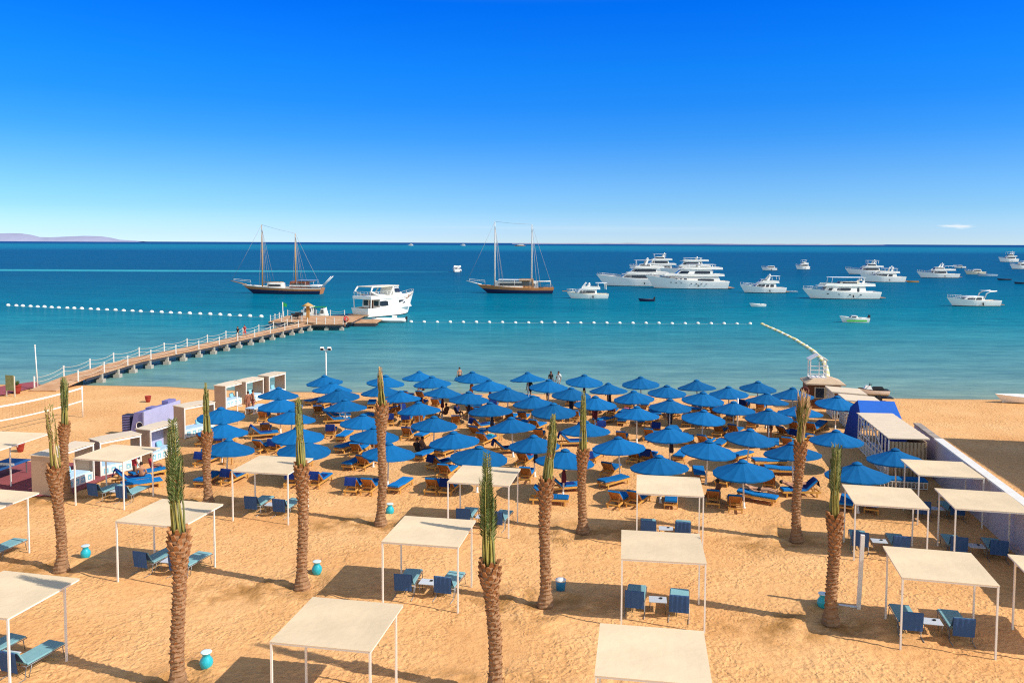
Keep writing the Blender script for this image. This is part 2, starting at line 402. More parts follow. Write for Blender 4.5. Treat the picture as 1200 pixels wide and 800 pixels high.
hgt = math_('MULTIPLY_ADD', noise(1, 4, mapv((1.1, 1.9, 1))), .16, math_('MULTIPLY', noise(1, 3, mapv((.18, .5, 1))), .5))
l.new(hgt, bp.inputs['Height']); bp.inputs['Strength'].default_value = .8
l.new(bp.outputs[0], gl.inputs['Normal'])
bp2 = n.new('ShaderNodeBump'); bp2.inputs['Distance'].default_value = .5; bp2.inputs['Strength'].default_value = .5; l.new(hgt, bp2.inputs['Height'])
l.new(bp2.outputs[0], df.inputs['Normal'])
ms = n.new('ShaderNodeMixShader'); ms.inputs[0].default_value = .10
l.new(df.outputs[0], ms.inputs[1]); l.new(gl.outputs[0], ms.inputs[2]); l.new(ms.outputs[0], om.inputs['Surface'])
o = MB().add([(-90000, 62, 0), (90000, 62, 0), (90000, 90000, 0), (-90000, 90000, 0)], [(0, 1, 2, 3)]).build('sea', m)
o.location.z = SEA_Z; o['kind'] = 'structure'

# ------------------------------------------------------------------ far land
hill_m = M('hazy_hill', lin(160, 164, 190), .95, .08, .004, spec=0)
def ridge(name, prof, Yd, depth=900):
    mb = MB(); prof = [at_dist(px, py, Yd) for px, py in prof]; vs = []
    for p in prof: vs += [(p.x, p.y, SEA_Z - 2), (p.x, p.y + depth * .5, p.z), (p.x, p.y + depth, SEA_Z - 2)]
    mb.add(vs, [(3 * i + j, 3 * i + 3 + j, 3 * i + 4 + j, 3 * i + 1 + j) for i in range(len(prof) - 1) for j in (0, 1)], smooth=True)
    o = mb.build(name, hill_m); o['kind'] = 'structure'; return o
ridge('hills', [(-160, 279), (-90, 276), (-40, 274.5), (0, 273), (14, 273.3), (26, 275), (36, 277.6), (48, 278), (66, 277.2), (90, 276.2), (110, 276.8), (122, 278.6), (132, 280.9), (150, 282.0), (160, 282.8)], 24000)
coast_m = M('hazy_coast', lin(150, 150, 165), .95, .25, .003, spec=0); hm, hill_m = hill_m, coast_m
ridge('far_coast', [(600, 285)] + [(x, 284.6 + (x - 640) * .0042 + random.uniform(-.35, .35)) for x in range(640, 1020, 12)] + [(1040, 287)], 12000, 300)
# ------------------------------------------------------------------ parasols
def make_parasol():
    root = empty('beach_parasol')
    n, Rm = 14, 1.47
    mb = MB(); prof = [(.03, 2.40), (.13, 2.355), (.5, 2.175), (.95, 1.985), (1.25, 1.875), (Rm, 1.80)]
    vs = []
    for k, (r, z) in enumerate(prof):
        for j in range(2 * n):
            a = math.pi * j / n; mid = j % 2
            rr = r * (1 - (.018 if mid else 0)); zz = z - (.022 * (r / Rm) if mid else 0)
            vs.append((rr * math.cos(a), rr * math.sin(a), zz))
    for j in range(2 * n):
        a = math.pi * j / n; rr = Rm * (1.004 - (.018 if j % 2 else 0))
        vs.append((rr * math.cos(a), rr * math.sin(a), 1.735 - (.02 if j % 2 else 0)))
    K = len(prof) + 1; q = 2 * n
    mb.add(vs, [(i * q + j, i * q + (j + 1) % q, (i + 1) * q + (j + 1) % q, (i + 1) * q + j) for i in range(K - 1) for j in range(q)])
    mb.build('canopy', blue_cloth, root)
    MB().lathe([(.24, 2.335), (.22, 2.375), (.12, 2.425), (.03, 2.46), (.0001, 2.465)], 14).build('vent_cap', blue_cloth, root)
    MB().tube([(0, 0, -.05), (0, 0, 2.42)], .043, 10).build('pole', white_steel, root)
    MB().lathe([(.10, -.02), (.09, .05), (.06, .09), (.055, .3)], 12).build('base', white_steel, root)
    for j in range(7):
        a = 2 * math.pi * j / 7
        MB().bar((.04 * math.cos(a), .04 * math.sin(a), 2.30), (1.42 * math.cos(a), 1.42 * math.sin(a), 1.735), .025, .025).build('rib', white_steel, root)
    return root
UMB = {  # apex pixels of the parasols, row by row from the sea
    0: [(381.7, 438.7), (450, 440), (491, 433.7), (553, 435), (619.7, 436), (684, 439), (751.7, 441), (818, 445), (887.5, 444.7)],
    1: [(388.3, 448), (447, 451), (508, 441), (574, 443), (642.5, 445), (714, 448), (781.7, 450), (855, 451.7), (930, 454.7)],
    2: [(325, 453.3), (398.3, 455.5), (471, 456.7), (518, 452), (595, 453.7), (669, 453), (745, 457), (822.5, 459), (898, 461), (979.6, 462.6)],
    3: [(328.3, 465.8), (405, 467.5), (492.5, 470), (549, 457.8), (626, 462), (697.5, 463.7), (785, 466), (860, 468.7), (938, 473)],
    4: [(259, 476.3), (340, 480.3), (424, 483), (508, 486), (576, 471), (649, 472), (746.7, 475.5), (822.5, 477.5), (901.7, 478.7)],
    5: [(260, 493.7), (349, 499.7), (437, 498.5), (601.7, 489), (687.5, 493), (786, 498), (876, 500), (981, 503.5)],
    6: [(264, 512), (355, 513), (454, 517), (535, 503.7), (627, 508), (727.5, 511), (828, 515), (931, 519), (1051.6, 523.6)],
    7: [(559, 523), (660, 528), (775, 533), (873, 538), (1007, 543)]}
ROWS = ['row nearest the sea', 'second row from the sea', 'third row from the sea', 'fourth row from the sea',
        'fifth row from the sea', 'sixth row from the sea', 'seventh row from the sea', 'front row nearest the palms']
proto = make_parasol(); first = True
PARASOLS = []
for rix, lst in UMB.items():
    for k, (px, py) in enumerate(lst):
        p = pt(px, py, 2.42)
        o = proto if first else copy_tree(proto); first = False
        o.location = (p.x, p.y, -.02); tl = R(3.6)
        o.rotation_euler = (random.uniform(-tl, tl), random.uniform(-tl, tl), random.uniform(0, 6.28))
        s = random.uniform(.96, 1.035); o.scale = (s, s, s)
        tag(o, 'blue round beach parasol, %s from the left in the %s' % (ORD[k], ROWS[rix]), 'parasol', 'blue parasols on the beach')
        PARASOLS.append(dict(o=o, p=Vector((p.x, p.y, 0)), row=rix, k=k, px=px, n=0, l=[]))

# ------------------------------------------------------------------ wooden loungers
def make_lounger(raised):
    root = empty('wooden_lounger')
    L2, W2, zs = .98, .33, .30
    hy = -.28
    mb = MB()
    for sx_ in (-1, 1): mb.box((sx_ * (W2 - .02), 0, zs - .035), (.045, 2 * L2, .09))
    for yy_ in (-L2 + .02, L2 - .02, .3, hy): mb.box((0, yy_, zs - .04), (2 * W2 - .086, .045, .075))
    for i in range(9): mb.box((0, hy + .09 + i * .135, zs + .018), (2 * W2 - .01, .10, .018))
    mb.build('frame', wood, root)
    for sx_ in (-1, 1):
        for sy_ in (-1, 1):
            MB().box((sx_ * (W2 - .022), sy_ * (L2 - .2), .11), (.056, .075, .31)).build('leg', wood, root)
    ang = R(43 if raised else 3)
    d = Vector((0, -math.cos(ang), math.sin(ang))); nrm = Vector((0, math.sin(ang), math.cos(ang)))
    h0 = Vector((0, hy, zs + .03)); BL = .70
    mb = MB(); q = Matrix(((1, 0, 0), (0, -d.y, nrm.y), (0, -d.z, nrm.z)))
    for sx_ in (-1, 1): mb.box(h0 + d * BL / 2 + Vector((sx_ * (W2 - .06), 0, 0)), (.05, BL, .04), 0, q)
    for i in range(6): mb.box(h0 + d * (.06 + i * .118) + nrm * .025, (2 * W2 - .03, .095, .016), 0, q)
    if raised:
        for sx_ in (-1, 1): mb.bar(h0 + d * .45 + Vector((sx_ * (W2 - .1), 0, -.02)), (sx_ * (W2 - .1), hy - .42, zs - .06), .03, .03)
    mb.build('backrest', wood_back, root)
    th = .085
    prof = []
    top = [h0 + d * (BL + .03) + nrm * (.035 + th), h0 + d * .35 + nrm * (.035 + th + .01), h0 + d * .05 + nrm * (.035 + th),
           Vector((0, hy + .12, zs + .035 + th)), Vector((0, .35, zs + .04 + th)), Vector((0, .38, zs + .025 + th)), Vector((0, .41, zs + .04 + th)),
           Vector((0, L2 - .06, zs + .03 + th)), Vector((0, L2 - .02, zs + .03 + th * .6))]
    bot = [h0 + d * (BL + .03) + nrm * .035, h0 + d * .35 + nrm * .035, h0 + d * .03 + nrm * .035, Vector((0, hy + .09, zs + .03)),
           Vector((0, .35, zs + .03)), Vector((0, .38, zs + .03)), Vector((0, .41, zs + .03)), Vector((0, L2 - .06, zs + .03)), Vector((0, L2 - .02, zs + .03))]
    mb = MB(); k = len(top); vs = []
    for a, b_ in zip(top, bot):
        e = .025
        vs += [(-W2 + .02, b_.y, b_.z), (-W2 + .02, a.y, a.z - e), (-W2 + .045, a.y, a.z), (W2 - .045, a.y, a.z), (W2 - .02, a.y, a.z - e), (W2 - .02, b_.y, b_.z)]
    fs = [(6 * i + j, 6 * i + (j + 1) % 6, 6 * i + 6 + (j + 1) % 6, 6 * i + 6 + j) for i in range(k - 1) for j in range(6)] + [tuple(range(6)), tuple(range(6 * k - 6, 6 * k))[::-1]]
    mb.add(vs, fs).build('mattress', mattress_blue, root)
    return root
LP = {True: make_lounger(True), False: make_lounger(False)}
LUSED = {True: False, False: False}
def place_lounger(x, y, rz, raised):
    if not LUSED[raised]: o = LP[raised]; LUSED[raised] = True
    else: o = copy_tree(LP[raised])
    o.location = (x, y, -.015); o.rotation_euler = (0, 0, rz)
    best = min(PARASOLS, key=lambda u: (u['p'] - Vector((x - .25, y + .1, 0))).length)
    best['l'].append((o, raised)); return o
SEEN = []
def from_px(hx, hy, fx, fy, raised):
    a, b_ = pt(hx, hy, .15), pt(fx, fy, .15); c = (a + b_) / 2; d = b_ - a
    SEEN.append(c.copy())
    return place_lounger(c.x, c.y, math.atan2(d.y, d.x) - math.pi / 2, raised)
for q in [(232, 569, 256, 556, 0), (262, 567, 287, 555, 1), (230, 546, 256, 535, 1), (340, 569, 353, 558, 1), (366, 570, 384, 558, 1),
          (410, 577, 423, 565, 1), (427, 578, 445, 565, 1), (460, 576, 479, 563, 0), (503, 578, 516, 565, 1), (520, 579, 536, 566, 1),
          (517, 560, 531, 549, 1), (503, 549, 530, 541, 1), (488, 539, 509, 528, 0), (513, 533, 538, 524, 0), (407, 548, 425, 539, 0),
          (422, 548, 438, 540, 1), (413, 534, 428, 524, 1), (608, 546, 623, 535, 1), (613, 565, 622, 551, 1), (624, 585, 664, 587, 1),
          (648, 573, 675, 571, 1), (690, 541, 704, 530, 0), (708, 558, 723, 547, 1), (705, 569, 733, 561, 0), (717, 594, 734, 581, 1),
          (738, 594, 757, 580, 1), (738, 543, 751, 532, 1), (755, 542, 766, 532, 1), (786, 594, 787, 579, 0), (835, 593, 837, 578, 1),
          (862, 599, 860, 584, 1), (868, 580, 909, 587, 0), (901, 575, 901, 562, 1), (843, 568, 859, 557, 1), (820, 560, 818, 551, 0),
          (957, 577, 918, 577, 1), (858, 538, 878, 532, 0), (883, 543, 920, 542, 0), (904, 552, 931, 553, 0), (794, 540, 803, 530, 0),
          (991, 599, 994, 582, 0), (1021, 599, 1021, 586, 0), (138, 566, 171, 562, 1), (150, 571, 183, 566, 0), (158, 559, 190, 552, 0),
          (297, 511, 320, 509, 1), (300, 529, 318, 522, 1), (318, 529, 334, 521, 1), (398, 516, 410, 507, 0), (473, 515, 485, 505, 1),
          (546, 488, 562, 480, 1), (548, 503, 580, 498, 1), (560, 521, 578, 513, 1), (655, 520, 686, 519, 1), (695, 497, 720, 490, 0),
          (755, 497, 770, 488, 1), (757, 517, 768, 507, 1), (838, 511, 850, 503, 1), (855, 511, 868, 503, 1), (926, 507, 938, 499, 1), (947, 508, 958, 501, 1)]:
    from_px(q[0], q[1], q[2], q[3], bool(q[4]))
MAN = list(SEEN)
def clear_of(x, y, mn):
    v = Vector((x, y, .15))
    return all((v - s).length > mn for s in SEEN)
for u in PARASOLS:
    if u['row'] >= 6: continue
    if u['row'] == 6 - 1 and u['px'] > 950: continue
    cnt = len(u['l']); want = 2 if random.random() < .88 else 3
    offs_ = [(-.95, -.15), (.35, -.25), (1.25, -.1), (-1.7, .2)]
    base_rot = random.choice([-.42, -.3, -.2, -.5, -.1, .1]) if random.random() < .8 else random.uniform(-1.5, 1.2)
    for ox, oy in offs_:
        if cnt >= want: break
        ca, sa = math.cos(base_rot), math.sin(base_rot)
        x, y = u['p'].x + ox * ca - oy * sa, u['p'].y + ox * sa + oy * ca
        if u['row'] == 0 and y > shore(x) - 5: y = shore(x) - 5.2
        if not clear_of(x, y, .80): continue
        rs_ = base_rot + random.uniform(-.12, .12)
        o = place_lounger(x, y, rs_, random.random() < .68); SEEN.append(Vector((x, y, .15))); cnt += 1
POS = {1: ['only'], 2: ['left', 'right'], 3: ['left', 'middle', 'right'], 4: ['far left', 'mid left', 'mid right', 'far right'],
       5: ['far left', 'mid left', 'middle', 'mid right', 'far right'], 6: ['first', 'second', 'third', 'fourth', 'fifth', 'sixth']}
SHORTROW = ['first row from sea', 'second row from sea', 'third row from sea', 'fourth row from sea', 'fifth row from sea', 'sixth row from sea', 'seventh row from sea', 'frontmost row']
navy_towels = []
for u in PARASOLS:
    ls = sorted(u['l'], key=lambda t: proj(t[0].location)[0])
    for i, (o, raised) in enumerate(ls):
        tag(o, '%s %s wooden lounger by %s parasol from left, %s' % (POS[len(ls)][i], 'reclined' if raised else 'flat blue', ORD[u['k']], SHORTROW[u['row']]), 'sun lounger', 'wooden sun loungers under the parasols')
        if raised and random.random() < .30: navy_towels.append((o, POS[len(ls)][i], u))
print('LOUNGERS', sum(len(u['l']) for u in PARASOLS))
# towels thrown over some raised backrests
def towel_mesh():
    ang = R(43); hy, zs = -.28, .30
    d = Vector((0, -math.cos(ang), math.sin(ang))); nr = Vector((0, math.sin(ang), math.cos(ang))); h0 = Vector((0, hy, zs + .03))
    line = [h0 + d * .80 - nr * .06 - Vector((0, .03, .30)), h0 + d * .77 - nr * .04, h0 + d * .79 + nr * .10, h0 + d * .70 + nr * .138, h0 + d * .35 + nr * .15,
            h0 + d * .08 + nr * .14, Vector((0, hy + .15, zs + .14)), Vector((0, .2, zs + .142)), Vector((0, .55, zs + .14))]
    mb = MB(); vs = []
    for k, p in enumerate(line):
        for j in range(7):
            t = j / 6 - .5
            vs.append((t * .60 + .015 * math.sin(k * 2.1), p.y + .012 * math.sin(5 * j + k), p.z + .010 * math.sin(3.1 * j + 1.7 * k) - (.05 if abs(t) > .45 and 2 < k else 0)))
    mb.add(vs, [(7 * i + j, 7 * i + j + 1, 7 * i + 8 + j, 7 * i + 7 + j) for i in range(len(line) - 1) for j in range(6)], smooth=True)
    return mb
tm = towel_mesh().mesh('towel', navy_cloth)
for o, pos, u in navy_towels:
    t = bpy.data.objects.new('beach_towel', tm); COL.objects.link(t); t.location = o.location; t.rotation_euler = o.rotation_euler
    tag(t, 'navy towel over %s reclined lounger by %s parasol from left, %s' % (pos, ORD[u['k']], SHORTROW[u['row']]), 'towel', 'navy towels on the loungers')

ft_cols = [('white', (.72, .70, .66)), ('pink', (.62, .16, .26)), ('red', (.50, .05, .04)), ('turquoise', (.03, .40, .46)), ('orange', (.65, .25, .05))]
fm = MB().box((0, .62, .447), (.40, .30, .055)).box((.02, .61, .492), (.36, .26, .03))
fms = [fm.mesh('towel', M(c + '_towel_cloth', v, .9, .15, 8, bump=.3, bscale=50)) for c, v in ft_cols]
busy_t = {id(o) for o, a, b2 in navy_towels}
cand = [(o, POS[len(u['l'])][i], u) for u in PARASOLS for i, (o, ra) in enumerate(sorted(u['l'], key=lambda t: proj(t[0].location)[0])) if id(o) not in busy_t]
for k, (o, pos, u) in enumerate(random.sample(cand, 22)):
    t = bpy.data.objects.new('folded_towel', fms[k % 5]); COL.objects.link(t); t.location = o.location; t.rotation_euler = o.rotation_euler
    tag(t, 'folded %s towel on %s lounger by %s parasol from left, %s' % (ft_cols[k % 5][0], pos, ORD[u['k']], SHORTROW[u['row']]), 'towel', 'folded towels on the loungers')
# small wooden tables and hanging bags by some poles
def make_low_table():
    r_ = empty('low_table'); MB().box((0, 0, .40), (.42, .42, .035)).build('table_top', wood, r_)
    for a in (-1, 1):
        for b_ in (-1, 1): MB().box((a * .16, b_ * .16, .18), (.05, .05, .40)).build('leg', wood, r_)
    return r_
tp = make_low_table(); fu = True
for u in PARASOLS:
    if not (u['row'] in (1, 2, 3, 4, 5) and (u['k'] * 7 + u['row'] * 3) % 5 == 0): continue
    t = tp if fu else copy_tree(tp); fu = False
    t.location = (u['p'].x + .5, u['p'].y - .55, 0); t.rotation_euler = (0, 0, random.uniform(-.5, .5))
    tag(t, 'small wooden side table by the pole of %s parasol from left, %s' % (ORD[u['k']], SHORTROW[u['row']]), 'side table', 'small wooden tables by the parasol poles')
def bag_mesh():
    mb = MB(); mb.lathe([(.02, 1.42), (.09, 1.36), (.13, 1.15), (.17, .85), (.14, .72), (.02, .70)], 10)
    return mb
bagm = [bag_mesh().mesh('bag', M('dark_bag_cloth', (.02, .02, .045), .8, .2)), bag_mesh().mesh('bag', M('maroon_bag_cloth', (.10, .012, .025), .8, .2)),
        bag_mesh().mesh('bag', M('red_bag_cloth', (.5, .07, .04), .8, .2))]
for rix, k, mi, cn in [(3, 3, 0, 'dark'), (4, 4, 0, 'black'), (3, 5, 1, 'maroon'), (2, 5, 0, 'black'), (7, 1, 1, 'maroon'), (6, 4, 0, 'dark'), (5, 5, 0, 'black'),
                       (1, 5, 0, 'dark'), (2, 3, 1, 'maroon'), (1, 3, 2, 'orange red'), (0, 5, 1, 'maroon'), (8, 0, 0, '')]:
    u = [q for q in PARASOLS if q['row'] == rix and q['k'] == k]
    if not u: continue
    u = u[0]; t = bpy.data.objects.new('hanging_bag', bagm[mi]); COL.objects.link(t)
    t.location = (u['p'].x + .04, u['p'].y - .13, .1); t.scale = (.8, .55, 1)
    tag(t, '%s bag hanging on pole of %s parasol from left, %s' % (cn, ORD[k], SHORTROW[rix]), 'bag', 'bags hanging on the parasol poles')

# ------------------------------------------------------------------ shade canopies
PW, PD, PH = 2.82, 2.78, 2.35
def make_canopy(w_, d_, h_, inset=.6, insx=0.):
    root = empty('shade_canopy')
    for (x, y) in ((.03, .03), (w_ - .03, .03), (.03 + insx, d_ - inset), (w_ - .03 - insx, d_ - inset)):
        p_ = MB().box((x, y, h_ / 2 - .07), (.055, .055, h_ + .08)); o = p_.build('post', white_steel, root)
    mb = MB()
    for y in (.028, d_ - .028): mb.box((w_ / 2, y, h_ - .012), (w_ - .12, .05, .06))
    for x in (.028, w_ - .028): mb.box((x, d_ / 2, h_ - .012), (.05, d_, .06))
    mb.box((w_ / 2, d_ - inset, h_ - .14), (w_ - .12, .04, .04))
    mb.build('beam_frame', white_steel, root)
    n = 10; vs = []; sag = random.uniform(.03, .07)
    for zo in (0, -.012):
        for j in range(n + 1):
            for i in range(n + 1):
                u, v = i / n, j / n
                z = h_ + .028 + zo - sag * math.sin(math.pi * u) * math.sin(math.pi * v) * (1 + .25 * math.sin(7 * u + 3 * v))
                vs.append((u * (w_ + .02) - .01, v * (d_ + .02) - .01, z))
    mb = MB(); q = (n + 1) ** 2
    fs = [(j * (n + 1) + i, j * (n + 1) + i + 1, (j + 1) * (n + 1) + i + 1, (j + 1) * (n + 1) + i) for j in range(n) for i in range(n)]
    fs += [tuple(k + q for k in f)[::-1] for f in fs]
    edge = [i for i in range(n + 1)] + [(j * (n + 1) + n) for j in range(1, n + 1)] + [n * (n + 1) + i for i in range(n - 1, -1, -1)] + [j * (n + 1) for j in range(n - 1, 0, -1)]
    fs += [(edge[i], edge[i] + q, edge[(i + 1) % len(edge)] + q, edge[(i + 1) % len(edge)]) for i in range(len(edge))]
    mb.add(vs, fs, smooth=False).build('fabric_roof', canvas, root)
    return root
def loc_to(root_loc, rz, x, y):
    return (root_loc[0] + x * math.cos(rz) - y * math.sin(rz), root_loc[1] + x * math.sin(rz) + y * math.cos(rz))
# (corner, px, py, turn, what it is, loungers?)
CANOPIES = [
    ('FR', 9, 725, -12, 'beige shade canopy cut by the left edge at the lower left', (1, 1), 'in the lower left corner'),
    ('FL', 316, 752.5, -10, 'beige shade canopy crossed by a palm shadow, cut by the bottom edge', (0, 0), ''),
    ('FL', 697, 792, -9, 'beige shade canopy at bottom centre, its front cut by the edge', (0, 0), ''),
    ('FL', 447, 635, -10, 'stained beige shade canopy between the turquoise jar palm and the leafy palm', (1, 1), 'beside the leafy middle palm'),
    ('FL', 728, 655, -8, 'pale square shade canopy directly behind the bottom centre one', (1, 1), 'behind the bottom centre canopy'),
    ('FL', 1057, 677, -13, 'large pale shade canopy near the lower right corner', (1, 1), 'near the lower right corner'),
    ('RL', 1181, 650, -13, 'shade canopy mostly cut by the right edge, lower right', (0, 0), ''),
    ('FL', 135, 611, -13, 'beige shade canopy left of the near leafy palm', (1, 1), 'by the near left leafy palm'),
    ('FL', 86, 537, -13, 'beige shade canopy in front of the taupe cabanas on the left', (1, 1), 'before the left cabanas'),
    ('RR', 46, 577.5, -12, 'beige shade canopy cut by the left edge, left of the double palms', (0, 1), 'at the left edge'),
    ('FL', 271, 552, -10, 'beige shade canopy behind the slim palm at left of the parasols', (1, 1), 'behind the left slim palm'),
    ('FL', 524, 565, -11, 'beige shade canopy behind the leafy palm, touching the parasols', (1, 1), 'behind the centre leafy palm'),
    ('FL', 746, 578, -9, 'small looking beige shade canopy at the front of the parasols', (1, 1), 'at the front of the parasols'),
    ('FL', 1001.8, 590.8, -12, 'beige shade canopy beside the right hand palm with white post', (1, 1), 'beside the white post'),
    ('FL', 1119.4, 596, -12, 'beige shade canopy cut by the right edge by the lilac wall', (1, 1), 'by the lilac wall'),
    ('FL', 1076.5, 556.7, -10, 'farthest right beige shade canopy, beside the lilac wall', (1, 1), 'farthest right')]
LOUNGE_SPOTS = []
for cn, px, py, rot, lab, lg, where in CANOPIES:
    c = pt(px, py, PH); rz = R(rot)
    lx, ly = (PW if 'R' in cn[1] else 0), (PD if cn[0] == 'R' else 0)
    ox, oy = loc_to((0, 0), rz, lx, ly)
    o = make_canopy(PW, PD, PH); o.location = (c.x - ox, c.y - oy, 0); o.rotation_euler = (0, 0, rz)
    tag(o, lab, 'shade canopy', 'beige shade canopies on posts')
    if any(lg): LOUNGE_SPOTS.append((o.location.copy(), rz, lg, where))
c = pt(58, 508, 2.35); o = make_canopy(3.4, 3.9, 2.35, 2.3, .5); rz = R(-8)
ox, oy = loc_to((0, 0), rz, 3.4, 3.9); o.location = (c.x - ox, c.y - oy, 0); o.rotation_euler = (0, 0, rz)
tag(o, 'wide beige shade canopy at left edge with a spiky palm shadow', 'shade canopy', 'beige shade canopies on posts')

# ------------------------------------------------------------------ metal loungers under the canopies
def make_sling():
    root = empty('metal_lounger')
    W2 = .34
    mb = MB()
    for s_ in (-1, 1):
        mb.tube([(s_ * W2, -.95, .02), (s_ * W2, -.55, .02), (s_ * W2, -.5, .37), (s_ * W2, .95, .37)], .014, 6)
    mb.tube([(-W2, .95, .37), (W2, .95, .37)], .014, 6); mb.tube([(-W2, -.5, .37), (W2, -.5, .37)], .014, 6)
    mb.build('frame', grey_metal, root)
    for s_ in (-1, 1):
        MB().tube([(s_ * W2, .8, .37), (s_ * W2, .86, -.01)], .014, 6).build('leg', grey_metal, root)
        MB().tube([(s_ * W2, -.3, .37), (s_ * W2, -.42, -.01)], .014, 6).build('leg', grey_metal, root)
    mb = MB(); vs = []; nn = 9
    for k, (y, z) in enumerate([(-.42, .40), (-.58, .55), (-.72, .78), (-.80, .93), (-.84, .935), (-.85, .90), (-.83, .70), (-.79, .42), (-.78, .30)]):
        for j in range(nn):
            t = j / (nn - 1) * 2 - 1
            vs.append((t * W2 * .97, y + .005 * math.cos(j * 3.14), z))
    mb.add(vs, [(nn * i + j, nn * i + j + 1, nn * i + nn + j + 1, nn * i + nn + j) for i in range(8) for j in range(nn - 1)])
    mb.build('backrest', sling_blue, root)
    mb = MB(); mb.box((0, .24, .415), (2 * W2 - .03, 1.36, .06)); mb.box((0, -.585, .66), (2 * W2 - .08, .06, .50), 0, Matrix.Rotation(R(29), 3, 'X'))
    mb.build('seat_pad', teal_pad, root, bevel=.015)
    return root
def make_metal_table():
    r_ = empty('metal_table'); MB().box((0, 0, .40), (.62, .50, .025)).build('table_top', M('pale_blue_top', (.50, .56, .62), .4, .04), r_, bevel=.006)
    for a in (-1, 1):
        for b_ in (-1, 1): MB().tube([(a * .27, b_ * .21, -.01), (a * .27, b_ * .21, .39)], .012, 6).build('leg', grey_metal, r_)
    return r_
sp_, tb_ = make_sling(), make_metal_table(); us = ut = False
asht = MB().lathe([(.05, 0), (.06, .03), (.045, .03), (.04, .01)], 10).mesh('ashtray', dark)
for L0, rz, lg, where in LOUNGE_SPOTS:
    for side, ux, on in (('left', .52, lg[0]), ('right', 2.08, lg[1])):
        if not on: continue
        o = copy_tree(sp_) if us else sp_; us = True
        x, y = loc_to(L0, rz, ux + random.uniform(-.05, .05), 1.62 + random.uniform(-.12, .08))
        o.location = (x, y, 0); o.rotation_euler = (0, 0, rz + R(random.uniform(-7, 3)))
        tag(o, 'metal sunbed with dark blue back, %s one under canopy %s' % (side, where), 'sun lounger', 'metal sunbeds under the canopies')
    o = copy_tree(tb_) if ut else tb_; ut = True
    x, y = loc_to(L0, rz, 1.30, 1.45); o.location = (x, y, 0); o.rotation_euler = (0, 0, rz)
    tag(o, 'pale low metal table between sunbeds under canopy %s' % where, 'side table', 'pale metal tables under the canopies')
    a = bpy.data.objects.new('ashtray', asht); COL.objects.link(a); a.location = (x + .12, y + .05, .4125)
    tag(a, 'small black ashtray on the pale table under canopy %s' % where, 'ashtray', 'ashtrays on the metal tables')
# ------------------------------------------------------------------ palms
bark = M('palm_bark', (.29, .165, .09), .9, .38, 5, bump=.8, bscale=14, spec=.1, rnd=.06)
boot_m = M('palm_boots', (.36, .17, .075), .9, .42, 7, bump=.5, bscale=25, spec=.1, rnd=.06)
petiole_m = M('palm_petiole', (.28, .245, .065), .6, .25, 4, spec=.2)
leaf_m = M('palm_leaf', (.085, .125, .035), .6, .35, 3, spec=.25)
leaf2_m = M('palm_leaf_pale', (.19, .205, .085), .65, .3, 3, spec=.2)
dry_m = M('palm_leaf_dry', (.60, .38, .21), .8, .3, 4, spec=.1)
PLAB = ['near left palm with a dry forked crown, in front of another', 'rear palm of the overlapping pair at left', 'slim palm with thin crown before the left parasols',
        'near left palm with leafy dark green drooping fronds', 'slim palm next to the left turquoise jar, crown tied upright', 'palm with swollen trunk top and golden stub crown',
        'centre palm with feathery green fronds cut by bottom edge', 'palm leaning slightly right beside the blue lidded bin', 'slim palm at centre right rising among the parasols',
        'right hand palm with splayed dry pinkish frond tips', 'near right palm with green bushy crown by white post']
